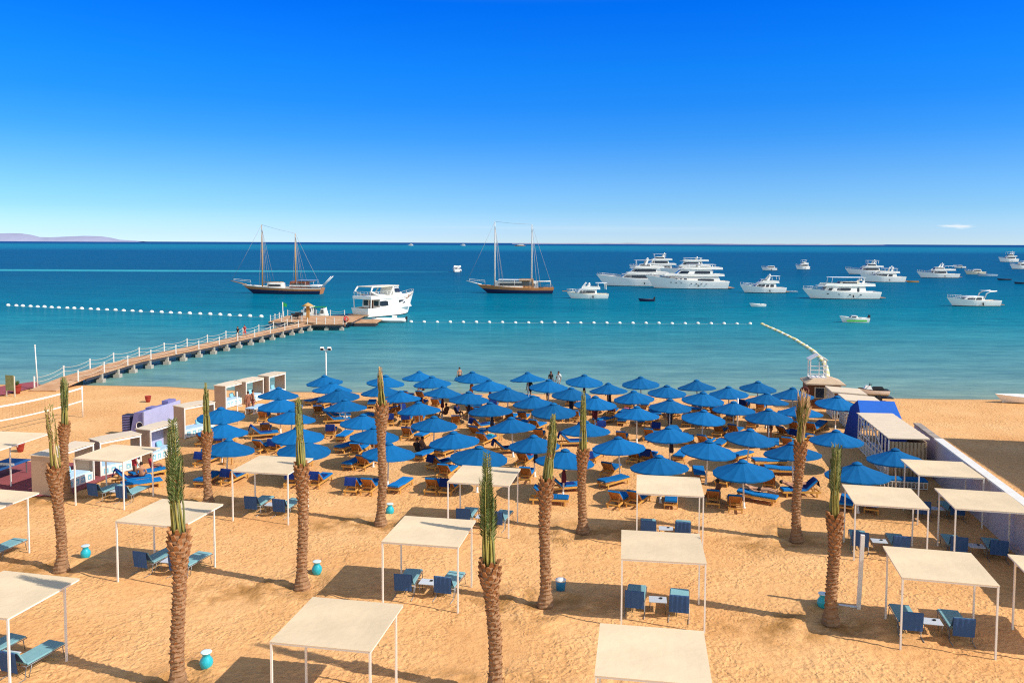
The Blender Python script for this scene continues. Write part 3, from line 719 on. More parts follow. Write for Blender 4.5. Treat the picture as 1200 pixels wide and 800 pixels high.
def make_palm(i, spec):
    bx, by, tx, ty, cx, cy, style = spec
    rs = random.Random(100 + i)
    B = pt(bx, by); T = at_dist(tx, ty, B.y) - B; C = at_dist(cx, cy, B.y) - B
    root = empty('palm_tree', B, 0, PLAB[i], 'palm tree', 'transplanted palms on the beach')
    ht = T.z
    axis = lambda z: Vector((T.x * (z / ht) ** 1.3 + .04 * math.sin(z * 1.4 + i), .03 * math.sin(z * 1.1 + 2 * i), z))
    r0 = .195
    def rad(z):
        t = z / ht
        r = r0 * (1.0 - .10 * math.sin(t * 3)) + .11 * math.exp(-(z / .35) ** 2)
        r += (.10 if style in ('leafy', 'gold', 'dry') else .05) * math.exp(-((t - .90) / .09) ** 2)
        return r
    mb = MB(); n, k = 16, int(ht / .05); vs = []
    for a in range(k + 1):
        z = -.15 + (ht + .15) * a / k; c = axis(max(0, z)); c.z = z
        for j in range(n):
            th = 2 * math.pi * j / n
            r = rad(max(0, z)) + .022 * math.sin(z * 44 + 1.2 * math.sin(th * 2 + z)) + .012 * math.sin(th * 5 + z * 9) + rs.uniform(-.01, .01)
            vs.append((c.x + r * math.cos(th), c.y + r * math.sin(th), z))
    mb.add(vs, [(a * n + j, a * n + (j + 1) % n, (a + 1) * n + (j + 1) % n, (a + 1) * n + j) for a in range(k) for j in range(n)], smooth=False)
    mb.build('trunk', bark, root)
    mb = MB(); cnt = 0
    zst = ht * (.62 if style in ('leafy', 'gold') else .55)
    nb = 170
    for a in range(nb):
        t = a / nb; z = zst * .0 + ht * (.12 + .88 * t ** .8); th = a * 2.39996
        hot = max(0, (z - zst) / (ht - zst))
        c = axis(z); r = rad(z) - .02; o_ = Vector((math.cos(th), math.sin(th), 0)); s_ = Vector((-math.sin(th), math.cos(th), 0))
        ln = .05 + .13 * hot + rs.uniform(0, .04); wd = .065 + .02 * hot; outd = .045 + .05 * hot + rs.uniform(0, .03)
        p0 = c + o_ * r
        mb.add([p0 - s_ * wd, p0 + s_ * wd, p0 + s_ * wd * .55 + o_ * outd + Vector((0, 0, ln)), p0 - s_ * wd * .55 + o_ * outd + Vector((0, 0, ln)),
                p0 - Vector((0, 0, .07)), p0 + Vector((0, 0, ln)) - o_ * .01], [(0, 1, 2, 3), (0, 4, 1), (3, 2, 5), (1, 5, 2), (0, 3, 5)])
    mb.build('frond_stubs', boot_m, root)
    # crown
    hc = C.z - T.z; mb = MB(); P0 = axis(ht); lean = Vector((C.x - T.x, 0, 0))
    nf = {'slim': 20, 'green': 24, 'dry': 20, 'gold': 20, 'leafy': 18, 'splay': 26}[style]
    spread = {'slim': .03, 'green': .10, 'dry': .08, 'gold': .02, 'leafy': .045, 'splay': .30}[style]
    for f in range(nf):
        th = f * 2.39996 + rs.uniform(-.3, .3); o_ = Vector((math.cos(th), math.sin(th), 0)); s_ = Vector((-math.sin(th), math.cos(th), 0))
        full = hc * (1 if f < 3 else rs.uniform(.66, 1.0)); rb = .17 * math.sqrt((f + .5) / nf)
        arch = 0.
        if style == 'leafy' and f > nf * .5: full = hc * rs.uniform(.50, .82); arch = rs.uniform(.02, .11)
        sp_l = spread * rs.uniform(.2, 1.2)
        wx, wy = rs.uniform(-.05, .05), rs.uniform(-.05, .05)
        pts_ = []
        for q in range(9):
            u = q / 8
            w_ = math.sin(u * 3.1) ; tie = .05 * math.exp(-((u - .5) / .10) ** 2)
            pts_.append(P0 + lean * u + o_ * (max(.02, rb * (1 - .42 * u) - tie * rb / .17) + sp_l * u ** 2 + arch * u ** 3) + Vector((wx * w_, wy * w_, full * u - arch * .5 * u ** 4 - .12)))
        mb.tube(pts_, [.036 - .026 * q / 8 for q in range(9)], 5, 0 if rs.random() > .25 else (3 if style in ('dry', 'gold', 'splay') else 2))
        ls_ = {'slim': .50, 'green': .40, 'dry': .45, 'gold': .62, 'leafy': .42, 'splay': .58}[style]
        nl = 26 if style in ('leafy', 'green') else 18
        ll0 = {'slim': .16, 'green': .24, 'dry': .20, 'gold': .13, 'leafy': .32, 'splay': .30}[style]
        for q in range(nl):
            u = ls_ + (1 - ls_) * (q + rs.random() * .4) / nl
            x = u * 8; a = min(7, int(x)); p = pts_[a].lerp(pts_[a + 1], x - a); t = (pts_[a + 1] - pts_[a]).normalized()
            for sd_ in (-1, 1):
                op = {'leafy': .75, 'green': .45}.get(style, .30)
                dr = (t * .85 + s_ * sd_ * (op + rs.uniform(-.08, .08)) + o_ * rs.uniform(0, .18)).normalized()
                ll = ll0 * rs.uniform(.8, 1.1) * (1 - .4 * (u - ls_) / (1 - ls_)); wv = t.cross(dr).normalized().cross(dr) * .016
                mi = 2 if rs.random() < (.3 if style == 'leafy' else .5) else 1
                if style == 'splay': mi = 3 if u > .74 else (0 if rs.random() < .45 else 2)
                if style == 'dry': mi = 3 if rs.random() < .5 else (0 if rs.random() < .5 else 2)
                if style == 'gold': mi = 3 if u > .8 or rs.random() < .35 else 0
                if style == 'slim' and rs.random() < .35: mi = 0
                mb.add([p, p + dr * ll * .5 + wv, p + dr * ll, p + dr * ll * .5 - wv], [(0, 1, 2, 3)], mi)
    for q in range(26 if style in ('slim', 'leafy', 'dry') else 12):   # brown fibre left where the crown was tied
        th = q * 2.4; zz = hc * rs.uniform(.36, .50); o_ = Vector((math.cos(th), math.sin(th), 0)); s_ = Vector((-math.sin(th), math.cos(th), 0))
        c = P0 + lean * (zz / hc) + Vector((0, 0, zz - .1)) + o_ * .10
        mb.add([c - s_ * .04, c + s_ * .04, c + s_ * .02 + o_ * rs.uniform(.03, .10) + Vector((0, 0, rs.uniform(-.05, .16)))], [(0, 1, 2)], 4)
    mb.build('crown', [petiole_m, leaf_m, leaf2_m, dry_m, boot_m], root)
for i, s_ in enumerate(PALMS): make_palm(i, s_)

# ------------------------------------------------------------------ turquoise jars, posts and pots
JL = ['turquoise jar with pale rim beside the double palms', 'turquoise jar with pale rim by the near leafy palm', 'turquoise jar beside the left slim palm',
      'turquoise jar half hidden by the golden crowned palm', 'small turquoise jar beside the near right palm']
def jar(p):
    r_ = empty('clay_jar', p)
    MB().lathe([(.13, -.02), (.17, .06), (.20, .16), (.19, .26), (.12, .36), (.105, .41), (.15, .47), (.16, .50), (.125, .495), (.09, .40)], 18).build('body', turq, r_)
    MB().lathe([(.163, .485), (.17, .50), (.16, .515), (.12, .51)], 18).build('rim', M('pale_glaze', (.62, .72, .72), .4, .05), r_)
    return r_
for lab, (px, py) in zip(JL, [(100.5, 653), (242, 782), (371.5, 672), (457, 602), (964, 711)]):
    tag(jar(pt(px, py)), lab, 'jar', 'turquoise jars by the palms')
r_ = empty('waste_bin', pt(657, 692), 0, 'blue bin with a white lid beside the leaning palm', 'bin')
MB().lathe([(.15, -.02), (.20, .38), (.19, .40)], 16).build('body', M('blue_plastic', (.02, .19, .40), .4, .08), r_)
MB().lathe([(.205, .402), (.20, .45), (.05, .48), (.0001, .48)], 16).build('lid', white, r_)
p = pt(1006, 713); o = MB().box((0, 0, 1.33), (.13, .13, 2.74)).build('white_post', white_steel); o.location = p; o.rotation_euler = (0, R(1.5), R(-12)); tag(o, 'tall square white post in the sand by the near right palm', 'post')
MB().box((-.35, .1, .02), (.6, .12, .04)).build('foot_plate', white_steel, o)
r_ = empty('shower_pole', pt(864, 503), 0, 'slim white beach pole standing among the right parasols', 'pole')
MB().tube([(0, 0, -.05), (0, 0, 2.2)], .055, 10).build('pole', white_steel, r_); MB().tube([(0, 0, 2.05), (-.1, 0, 2.1), (-.14, 0, 2.02)], .02, 6).build('nozzle', white_steel, r_)
r_ = empty('sign_pole', pt(278.5, 497), 0, 'slim white pole with small plate near the left cabanas', 'pole')
MB().tube([(0, 0, -.05), (0, 0, 2.35)], .05, 10).build('pole', white_steel, r_); MB().box((.18, -.03, 1.35), (.36, .03, .10)).build('plate', white, r_)
r_ = empty('lamp_post', pt(382.5, 468), 0, 'white lamp post with twin floodlights at the water edge', 'lamp post')
MB().tube([(0, 0, -.05), (0, 0, 4.2)], [.06, .045], 10).build('pole', white_steel, r_)
MB().box((0, 0, 4.12), (.7, .05, .05)).build('cross_arm', white_steel, r_)
for s_ in (-1, 1): MB().box((s_ * .30, -.06, 4.24), (.30, .16, .26), 0, Matrix.Rotation(R(35), 3, 'X')).box((s_ * .30, -.125, 4.20), (.24, .02, .2), 1, Matrix.Rotation(R(35), 3, 'X')).build('floodlight', [white_steel, glass], r_)
r_ = empty('flag_pole', pt(44.5, 456), 0, 'tall thin white pole at the shore end of the jetty', 'pole')
MB().tube([(0, 0, -.05), (-.15, 0, 3.85)], [.055, .04], 8).build('pole', white_steel, r_); MB().ball((-.15, 0, 3.87), .07).build('finial', white_steel, r_)
leafy = M('pot_plant_leaf', (.09, .14, .04), .6, .3, 6)
def clay_pot(px, py, lab, plant=False, s=1.):
    r_ = empty('clay_pot', pt(px, py), 0, lab, 'plant pot', 'red clay pots on the sand')
    MB().lathe([(.20 * s, -.02), (.30 * s, .35 * s), (.33 * s, .62 * s), (.36 * s, .64 * s), (.36 * s, .72 * s), (.30 * s, .72 * s), (.27 * s, .60 * s)], 16).build('pot', red_cloth, r_)
    MB().lathe([(.0001, .62 * s), (.27 * s, .62 * s)], 16).build('soil', M('soil', (.06, .04, .02), .9), r_)
    if plant:
        mb = MB()
        for k in range(60):
            a, t = random.uniform(0, 6.28), random.uniform(.1, .9); d = Vector((math.cos(a) * t, math.sin(a) * t, 1)).normalized()
            b_ = Vector((0, 0, .62 * s)); e = b_ + d * random.uniform(.3, .6); w_ = Vector((-math.sin(a), math.cos(a), 0)) * .04
            mb.add([b_, b_.lerp(e, .6) + w_, e, b_.lerp(e, .6) - w_], [(0, 1, 2, 3)])
        mb.build('plant', leafy, r_)
clay_pot(20, 461, 'large red clay pot with a plant by the jetty entrance', True, 1.05)
clay_pot(173.5, 471, 'small red clay pot alone on sand near the shore', False, .7)
clay_pot(24, 529, 'red clay pot under the left edge canopy', False, .7)
# ------------------------------------------------------------------ beach cabanas on the left
lattice_blue = M('light_blue_inset', (.22, .50, .62), .6, .08)
stripe_pad = M('pale_blue_pad', (.42, .60, .78), .8, .08)
def make_cabana(wd, dp, h_, bench=True, back=False):
    root = empty('beach_cabana')      # opening faces local -Y
    t = .05
    MB().box((-wd / 2, 0, h_ / 2), (t, dp, h_)).build('side_panel', taupe, root)
    MB().box((wd / 2, 0, h_ / 2), (t, dp, h_)).build('side_panel', taupe, root)
    if back: MB().box((0, dp / 2, h_ / 2), (wd - t - .004, t, h_)).build('back_panel', lilac, root)
    else: MB().box((0, dp / 2, h_ - .06), (wd - t - .004, .05, .10)).box((0, dp / 2, .3), (wd - t - .004, .05, .56)).build('back_rail', white, root)
    mb = MB(); n = 8; vs = []
    for zo in (0, .05):
        for j in range(3):
            for i in range(n + 1):
                u = i / n; vs.append(((u - .5) * (wd + .12), (j / 2 - .5) * (dp + .16) - .02, h_ + .01 + zo + .03 * math.sin(math.pi * u) - .012 * (i % 2)))
    q = 3 * (n + 1)
    fs = [(j * (n + 1) + i, j * (n + 1) + i + 1, (j + 1) * (n + 1) + i + 1, (j + 1) * (n + 1) + i) for j in range(2) for i in range(n)]
    fs += [tuple(k + q for k in f) for f in fs]
    ed = list(range(n + 1)) + [(n + 1) + n, 2 * (n + 1) + n] + [2 * (n + 1) + i for i in range(n - 1, -1, -1)] + [n + 1]
    fs += [(ed[i], ed[(i + 1) % len(ed)], ed[(i + 1) % len(ed)] + q, ed[i] + q) for i in range(len(ed))]
    mb.add(vs, fs).build('roof', cabana_cloth, root)
    for s_ in (-1, 1): MB().box((s_ * (wd / 2 - .02), -dp / 2 - .05, h_ / 2 - .03), (.07, .07, h_ + .06)).build('post', white_steel, root)
    MB().box((0, -dp / 2 - .05, h_ - .06), (wd - .12, .05, .10)).build('beam', white_steel, root)
    if bench:
        bx = MB().box((0, .04, .24), (wd - .14, dp - .12, .44)).build('bench', white, root)
        f = MB().box((0, -dp / 2 - .03, .30), (wd - .16, .05, .50)).build('front_panel', white, root)
        k = max(3, int(wd / .42))
        for i in range(k):
            x = (i + .5) / k * (wd - .2) - (wd - .2) / 2
            MB().box((x, -dp / 2 - .057, .31), ((wd - .2) / k * .62, .012, .28)).box((x - .02, -dp / 2 - .062, .29), ((wd - .2) / k * .22, .012, .12), 1).build('inset', [lattice_blue, white], f)
        MB().box((0, .02, .52), (wd - .16, dp - .14, .12)).build('mattress', stripe_pad, root, bevel=.03)
        for s_ in (-.3, .25): MB().box((s_ * wd, dp / 2 - .14, .72), (.42, .14, .34), 0, Matrix.Rotation(R(-15), 3, 'X')).build('cushion', lattice_blue, root, bevel=.05)
    return root
def cabana(px, py, th, wd, dp, h_, lab, bench=True):
    """px,py: ground corner where the closed side panel meets the opening"""
    c = pt(px, py); r = R(th)
    o = make_cabana(wd, dp, h_, bench, 'directly' in lab); ox, oy = loc_to((0, 0), r, -wd / 2, -dp / 2)
    o.location = (c.x - ox, c.y - oy, 0); o.rotation_euler = (0, 0, r)
    tag(o, lab, 'cabana', 'cabanas on the left of the beach')
cabana(60, 582, 76, 2.9, 1.15, 2.05, 'nearest taupe cabana beside the red paving, behind the double palms')
cabana(117.5, 559, 52, 2.3, 1.1, 1.95, 'low cabana with a square patterned front panel, second nearest on left')
cabana(176, 543, 72, 2.2, .95, 1.95, 'cabana directly in front of the lilac hut')
cabana(216, 514, 56, 2.3, 1.1, 2.05, 'cabana touching the right end of the lilac hut')
cabana(264, 479, 70, 2.4, 1.0, 1.75, 'nearest of the three cabanas standing at the water edge')
cabana(288, 474, 70, 2.2, 1.0, 1.8, 'middle of the three cabanas standing at the water edge')
cabana(315, 468, 70, 2.2, 1.0, 1.9, 'farthest of the three cabanas standing at the water edge')
# white low lattice benches by the water-edge cabanas
def low_bench(px, py, th, ln, lab):
    r_ = empty('lattice_bench', pt(px, py), R(th), lab, 'bench', 'low white lattice benches')
    MB().box((0, 0, .46), (ln, .7, .06)).build('seat', stripe_pad, r_)
    mb = MB()
    for y in (-.33, .33):
        mb.box((0, y, .40), (ln, .04, .05)).box((0, y, .06), (ln, .04, .05))
        for i in range(int(ln / .2) + 1): mb.box((-ln / 2 + .02 + i * (ln - .04) / int(ln / .2), y, .23), (.035, .036, .30))
    mb.build('lattice', white, r_)
low_bench(300, 483, 75, 1.8, 'white lattice bench among the water edge cabanas')
low_bench(327, 476, 75, 1.8, 'white lattice bench right of the water edge cabanas')
# lilac hut with louvres
lilac_d = M('lilac_dark', (.20, .19, .40), .8, .08); r_ = empty('lilac_hut', pt(152, 511), R(-11), 'lilac beach hut with louvred side and round porthole', 'hut')
mb = MB()
mb.prism([(0, 0), (1.05, 0), (1.05, 1.66), (.36, 1.60)], 0, 4.0)
mb.build('front_wall', lilac_d, r_)
MB().box((1.104, 1.98, .86), (.10, 4.1, 1.72)).build('side_wall', lilac, r_)
MB().box((.72, 3.3, 1.76), (.5, .9, .22)).build('roof_box', lilac_d, r_)
MB().box((.72, 1.4, 1.70), (.5, .7, .10)).build('roof_box', lilac_d, r_)
mb = MB(); mb.box((-.32, .4, .71), (.60, .6, 1.36), 1)
for i in range(12): mb.box((-.32, .085, .1 + i * .112), (.60, .03, .05), 0, Matrix.Rotation(R(30), 3, 'X'))
mb.build('louvre', [lilac_d, M('deep_shade', (.03, .03, .06), .9)], r_)
a = [(2 * math.pi * i / 18) for i in range(18)]
mb = MB(); mb.prism([(.78 + .24 * math.cos(t), .75 + .24 * math.sin(t)) for t in a], -.012, .05, 0)
mb.build('porthole', M('deep_shade', (.03, .03, .06)), r_)
mb = MB(); mb.tube([(.78 + .26 * math.cos(t), -.015, .75 + .26 * math.sin(t)) for t in a + [a[0]]], .03, 6, cap=False); mb.build('porthole_rim', white, r_)
mb = MB(); mb.prism([(1.7 + .5 * math.cos(math.pi * i / 12), .0 + .9 * math.sin(math.pi * i / 12)) for i in range(13)], -.03, .04)
# red paving and entrance carpet
pav = M('red_paving', (.30, .085, .085), .85, .12, 3, bump=.2, bscale=14, spec=.1)
p1, p2 = pt(37, 574.5), pt(0, 532)
o = MB().add([(-60, p1.y, .075), (-22.6, p1.y - 1.2, .075), (-21.7, p1.y + 4.9, .075), (-60, p2.y, .075)], [(0, 1, 2, 3)]).build('paving', pav); o['kind'] = 'structure'
for i in range(1): pass
o = MB().add([pt(-60, 470, .07), pt(2, 463, .07), pt(48, 452, .07), pt(42, 446.5, .07), pt(0, 452.5, .07), pt(-60, 456, .07)], [(0, 1, 2, 3, 4, 5)]).build('entrance_path', M('mauve_carpet', (.33, .075, .085), .95, .15, 2)); o['kind'] = 'structure'
r_ = empty('ping_pong_table', pt(2, 561), R(-10), 'blue ping pong table on the red paving at left edge', 'table')
MB().box((0, 0, .76), (1.5, 2.74, .03)).build('table_top', M('table_blue', (.02, .10, .28), .5, .05), r_)
for x in (-.6, .6):
    for y in (-1.1, 1.1): MB().box((x, y, .41), (.05, .05, .68)).build('leg', grey_metal, r_)
MB().box((0, 0, .84), (1.6, .02, .13)).build('net', white, r_)
r_ = empty('notice_board', pt(12, 464.5), R(-15), 'weathered green notice board on posts by the jetty entrance', 'sign')
MB().box((0, 0, 1.15), (.85, .06, 1.3)).build('board', M('weathered_green', (.20, .22, .10), .8, .4, 3), r_)
for x in (-.38, .45): MB().box((x, .02, .85), (.08, .08, 1.76)).build('post', rope_m, r_)
# volleyball net
A, B = pt(97, 488.5), Vector((-35.3, 50.6, 0))
r_ = empty('volleyball_net', (0, 0, 0), 0, 'white banded volleyball net strung across the left sand', 'net')
for P in (A, B): MB().tube([P + Vector((0, 0, -.05)), P + Vector((0, 0, 2.3))], .055, 8).build('post', white_steel, r_)
def band(zc, hh):
    mb = MB(); vs = []; k = 14
    for i in range(k + 1):
        t = i / k; p = A.lerp(B, t); s_ = .22 * (4 * t * (1 - t)); vs += [(p.x, p.y, zc - s_ - hh), (p.x, p.y, zc - s_ + hh)]
    return mb.add(vs, [(2 * i, 2 * i + 2, 2 * i + 3, 2 * i + 1) for i in range(k)])
band(2.17, .06).build('top_band', white, r_); band(1.22, .045).build('bottom_band', white, r_)
mb = MB()
for i in range(1, 40):
    t = i / 40; p = A.lerp(B, t); s_ = .22 * (4 * t * (1 - t)); mb.bar((p.x, p.y, 1.22 - s_), (p.x, p.y, 2.17 - s_), .003, .003)
mb.build('mesh_strings', dark, r_)

# ------------------------------------------------------------------ jetty
jt = empty('jetty', (0, 0, 0), 0, 'long wooden jetty with rope railings running out to the boats', 'jetty')
path = [Vector((-40.6, 69.5, .12)), Vector((-40.3, 74, .5)), Vector((-39.7, 84, .6)), Vector((-36.9, 96, .6)), Vector((-31.2, 124.4, .6))]
DW = 1.25
mb = MB(); vs = []; L_, R_ = [], []
for i, p in enumerate(path):
    d = (path[min(i + 1, 4)] - path[max(i - 1, 0)]); d.z = 0; d.normalize(); s_ = Vector((d.y, -d.x, 0)) * DW
    L_.append(p - s_); R_.append(p + s_)
    vs += [p - s_, p + s_, p + s_ - Vector((0, 0, .09)), p - s_ - Vector((0, 0, .09))]
mb.add(vs, [(4 * i + j, 4 * i + (j + 1) % 4, 4 * i + 4 + (j + 1) % 4, 4 * i + 4 + j) for i in range(4) for j in range(4)] + [(0, 1, 2, 3), (19, 18, 17, 16)])
plank = bpy.data.materials.new('jetty_planks'); plank.use_nodes = True
n_, l_ = plank.node_tree.nodes, plank.node_tree.links; b_ = n_['Principled BSDF']; b_.inputs['Roughness'].default_value = .85; b_.inputs['Specular IOR Level'].default_value = .1
tcn_ = n_.new('ShaderNodeTexCoord'); wv = n_.new('ShaderNodeTexWave'); wv.bands_direction = 'Y'; wv.inputs['Scale'].default_value = 1.1; wv.inputs['Distortion'].default_value = .2
l_.new(tcn_.outputs['Object'], wv.inputs[0]); nz_ = n_.new('ShaderNodeTexNoise'); nz_.inputs['Scale'].default_value = .9; nz_.inputs['Detail'].default_value = 6; l_.new(tcn_.outputs['Object'], nz_.inputs[0])
cr_ = n_.new('ShaderNodeValToRGB'); ramp(cr_, [(.3, (.46, .24, .12)), (.5, (.62, .35, .185)), (.7, (.70, .44, .26))]); l_.new(nz_.outputs['Fac'], cr_.inputs[0])
m_ = n_.new('ShaderNodeMix'); m_.data_type = 'RGBA'; m_.blend_type = 'MULTIPLY'; m_.inputs[0].default_value = .3; l_.new(cr_.outputs[0], m_.inputs[6]); l_.new(wv.outputs[0], m_.inputs[7]); l_.new(m_.outputs[2], b_.inputs['Base Color'])
mb.build('deck', plank, jt)
beam_m = M('dark_jetty_beam', (.045, .045, .055), .8, .2)
for S_, sg in ((L_, 1), (R_, -1)):
    mb = MB()
    for i in range(1, 4): mb.bar(S_[i] - Vector((sg * -.12, 0, .22)), S_[i + 1] - Vector((sg * -.12, 0, .22)), .14, .24)
    mb.build('beam', beam_m, jt)
def along(S_, dist):
    for i in range(4):
        q = (S_[i + 1] - S_[i]).length
        if dist <= q: return S_[i].lerp(S_[i + 1], dist / q)
        dist -= q
    return S_[-1]
def rail_run(pts_, posts=True, hp=1.0):
    if posts:
        for p in pts_: MB().box(p + Vector((0, 0, hp / 2 - .05)), (.085, .085, hp)).box(p + Vector((0, 0, hp - .03)), (.11, .11, .06)).build('railing_post', white, jt)
    mb = MB()
    for zz in (.86, .48):
        for a, b2 in zip(pts_[:-1], pts_[1:]):
            mb.tube([a.lerp(b2, q / 6) + Vector((0, 0, zz - .20 * 4 * (q / 6) * (1 - q / 6))) for q in range(7)], .018, 5, cap=False)
    mb.build('railing_rope', rope_m, jt)
tot = sum((L_[i + 1] - L_[i]).length for i in range(4))
rail_run([along(L_, 4.2 * k + .8) for k in range(13)])
rail_run([along(R_, 4.2 * k + 3.2) for k in range(12)])
for k in range(17):
    for S_, sx_ in ((R_, -.1), (L_, .1)):
        p = along(S_, 7 + 2.9 * k)
        MB().box((p.x + sx_, p.y, -.35), (.62, .62, .62)).box((p.x + sx_, p.y, .12), (.30, .30, .60)).build('pile', concrete, jt)
plat = [(-31.6, 122.4, -25.6, 126.0), (-38.0, 126.004, -25.0, 136.5)]
mb = MB()
for x0, y0, x1, y1 in plat: mb.box(((x0 + x1) / 2, (y0 + y1) / 2, .555), (x1 - x0, y1 - y0, .09))
mb.build('platform', plank, jt)
mb = MB()
for x0, y0, x1, y1 in plat: mb.box(((x0 + x1) / 2, y0 + .12, .36), (x1 - x0, .12, .28))
mb.box((-25.12, 131, .36), (.12, 10, .28)); mb.build('beam', beam_m, jt)
for x in (-30.6, -28.2, -25.9): MB().box((x, 122.9, -.3), (.6, .6, .62)).box((x, 122.9, .15), (.3, .3, .6)).build('pile', concrete, jt)
for x in (-37.2, -34.4): MB().box((x, 126.6, -.3), (.6, .6, .62)).box((x, 126.6, .15), (.3, .3, .6)).build('pile', concrete, jt)
rail_run([Vector((-31.0 + 1.35 * k, 122.5, .6)) for k in range(5)])
rail_run([Vector((-37.8 + 2.4 * k, 136.2, .6)) for k in range(5)])
rail_run([Vector((-37.8, 126.4 + 2.45 * k, .6)) for k in range(4)])
rail_run([Vector((-36.0 + 1.6 * k, 126.15, .6)) for k in range(3)])
# things on the jetty head
def onp(px, Y): return Vector((ray(px, 374).x * Y / ray(px, 374).y, Y, .6))
r_ = empty('straw_parasol', onp(361, 130), 0, 'straw topped parasol with a wooden booth on the jetty head', 'parasol')
MB().lathe([(1.0, 2.15), (.5, 2.45), (.0001, 2.7)], 12).build('canopy', M('straw', (.55, .33, .12), .9, .25, 6, bump=.5), r_)
MB().box((0, 0, 1.1), (.45, .45, 2.2)).build('booth', M('booth_wood', (.42, .21, .06), .7, .2), r_)
r_ = empty('flag_mast', onp(331.5, 126.6), 0, 'thin mast with a green flag on the jetty head', 'flag')
MB().tube([(0, 0, -.1), (0, 0, 3.0)], .06, 8).build('mast', white_steel, r_)
MB().add([(.05, 0, 3.0), (.62, .25, 2.7), (.55, .3, 2.2), (.05, 0, 2.3), (.35, .05, 2.9), (.35, .05, 2.3)], [(0, 4, 5, 3), (4, 1, 2, 5)]).build('flag', M('green_cloth', (.01, .22, .06), .8, .1), r_)
for i, (px, Y) in enumerate([(345, 131), (350, 133)]):
    o = MB().box((0, 0, .32), (1.3, .5, .08)).box((0, .24, .6), (1.3, .06, .5)).box((-.55, 0, .14), (.08, .45, .28)).box((.55, 0, .14), (.08, .45, .28)).build('bench', beam_m)
    o.location = onp(px, Y); tag(o, 'dark bench on the jetty head, %s one' % ('left' if i == 0 else 'right'), 'bench', 'benches on the jetty head')
ring = [(.36 * math.cos(2 * math.pi * i / 16), 0, .36 * math.sin(2 * math.pi * i / 16)) for i in range(17)]
r_ = empty('lifebuoy_stand', onp(405.5, 123), 0, 'red lifebuoy hung on the jetty head railing', 'lifebuoy')
MB().tube(ring, .09, 8, cap=False).build('ring', M('lifebuoy_red', (.62, .05, .03), .5, .1), r_); r_.children[0].location = (0, -.15, .75)
MB().box((0, 0, .6), (.1, .1, 1.3)).build('post', white, r_)
r_ = empty('floating_dock', (0, 0, 0), 0, 'low wooden floating dock at the stern of the moored yacht', 'dock')
MB().box((-23.4, 131.5, .18), (3.6, 6, .12)).build('deck', plank, r_)
for y in (128.9, 130.6): MB().box((-23.4, y, -.2), (3.4, .9, .62)).build('float', beam_m, r_)
# ------------------------------------------------------------------ buoy lines
def buoy_line(name, pts_, rad_, lab, mats, sqz=1.):
    r_ = empty(name, (0, 0, 0), 0, lab, 'buoy line')
    MB().tube([p + Vector((0, 0, -.02)) for p in pts_], .03, 5, cap=False).build('rope', rope_m, r_)
    mes = [MB().ball((0, 0, 0), rad_, 0, 9, 6, (1.15, 1, sqz)).mesh('buoy', m_) for m_ in mats]
    for i, p in enumerate(pts_[:100]):
        o = bpy.data.objects.new('buoy', mes[i % len(mes)]); COL.objects.link(o); o.parent = r_; o.location = p + Vector((0, random.uniform(-.12, .12), .06 + random.uniform(-.05, .04)))
    return r_
bw = M('buoy_white', (.80, .78, .72), .5, .05); by_ = M('buoy_yellow', (.70, .58, .25), .6, .15)
LX = [9.5, 18.7, 27, 35.5, 44, 52, 60.5, 69, 78.5, 87, 96, 106, 115, 125, 135, 145, 155, 165, 178, 189, 200, 210.5, 222.5, 234.5, 246, 258, 269, 281, 293, 306]
buoy_line('buoy_line', [pt(x, 358.3 + (x - 9.5) / 296.5 * 13.2, SEA_Z) for x in LX], .36, 'line of white buoys across the water left of the jetty', [bw])
buoy_line('buoy_line', [pt(481.7 + 15.28 * k, 377.6 + .085 * k, SEA_Z) for k in range(27)], .27, 'line of small white buoys across the middle of the bay', [bw])
C3 = [(893, 380), (906, 386), (920, 392.2), (936, 400.7), (951, 410.6), (959, 417.4), (965.5, 425.4), (968.2, 433.4), (969.2, 445), (967, 456)]
c3 = [pt(x, y, SEA_Z) for x, y in C3]; seg = []
Lc = [0]
for a, b2 in zip(c3[:-1], c3[1:]): Lc.append(Lc[-1] + (b2 - a).length)
for k in range(62):
    s_ = Lc[-1] * k / 61
    for i in range(len(c3) - 1):
        if s_ <= Lc[i + 1] + 1e-6: seg.append(c3[i].lerp(c3[i + 1], (s_ - Lc[i]) / (Lc[i + 1] - Lc[i]))); break
r_ = buoy_line('buoy_line', seg, .26, 'thick curved line of yellowish floats ending at the right hut', [by_, by_, bw], .8)
# ------------------------------------------------------------------ right side: wall, cabanas, tent, hut, tower
def gpt(x, y): return Vector((x, y, 0))
wall_white = M('white_coping', (.70, .67, .62), .7, .10, 2)
wb = gpt(21.72, 35.6); wd_ = Vector((.196, .9806, 0))
r_ = empty('garden_wall', wb, math.atan2(wd_.y, wd_.x) - math.pi / 2, 'long lilac plastered wall with white coping along the right side', 'wall')
wall_m = M('lilac_wall_plaster', (.50, .46, .52), .85, .10, .6, bump=.15, bscale=20, spec=.1)
MB().box((.15, .3, 1.1), (.30, 17.0, 2.3)).build('wall_section', wall_m, r_)
MB().box((.13, .3, 2.29), (.46, 17.0, .09)).build('coping', wall_white, r_)
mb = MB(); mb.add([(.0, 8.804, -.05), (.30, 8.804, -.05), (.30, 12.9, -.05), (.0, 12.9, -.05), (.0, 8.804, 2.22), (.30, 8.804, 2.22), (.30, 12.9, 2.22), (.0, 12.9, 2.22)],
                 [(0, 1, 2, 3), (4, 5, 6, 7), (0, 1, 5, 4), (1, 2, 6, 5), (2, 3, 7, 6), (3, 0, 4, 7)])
mb.build('wall_section', M('lilac_wall_dark', (.36, .36, .56), .85, .10, .8, bump=.15, bscale=20, spec=.1), r_)
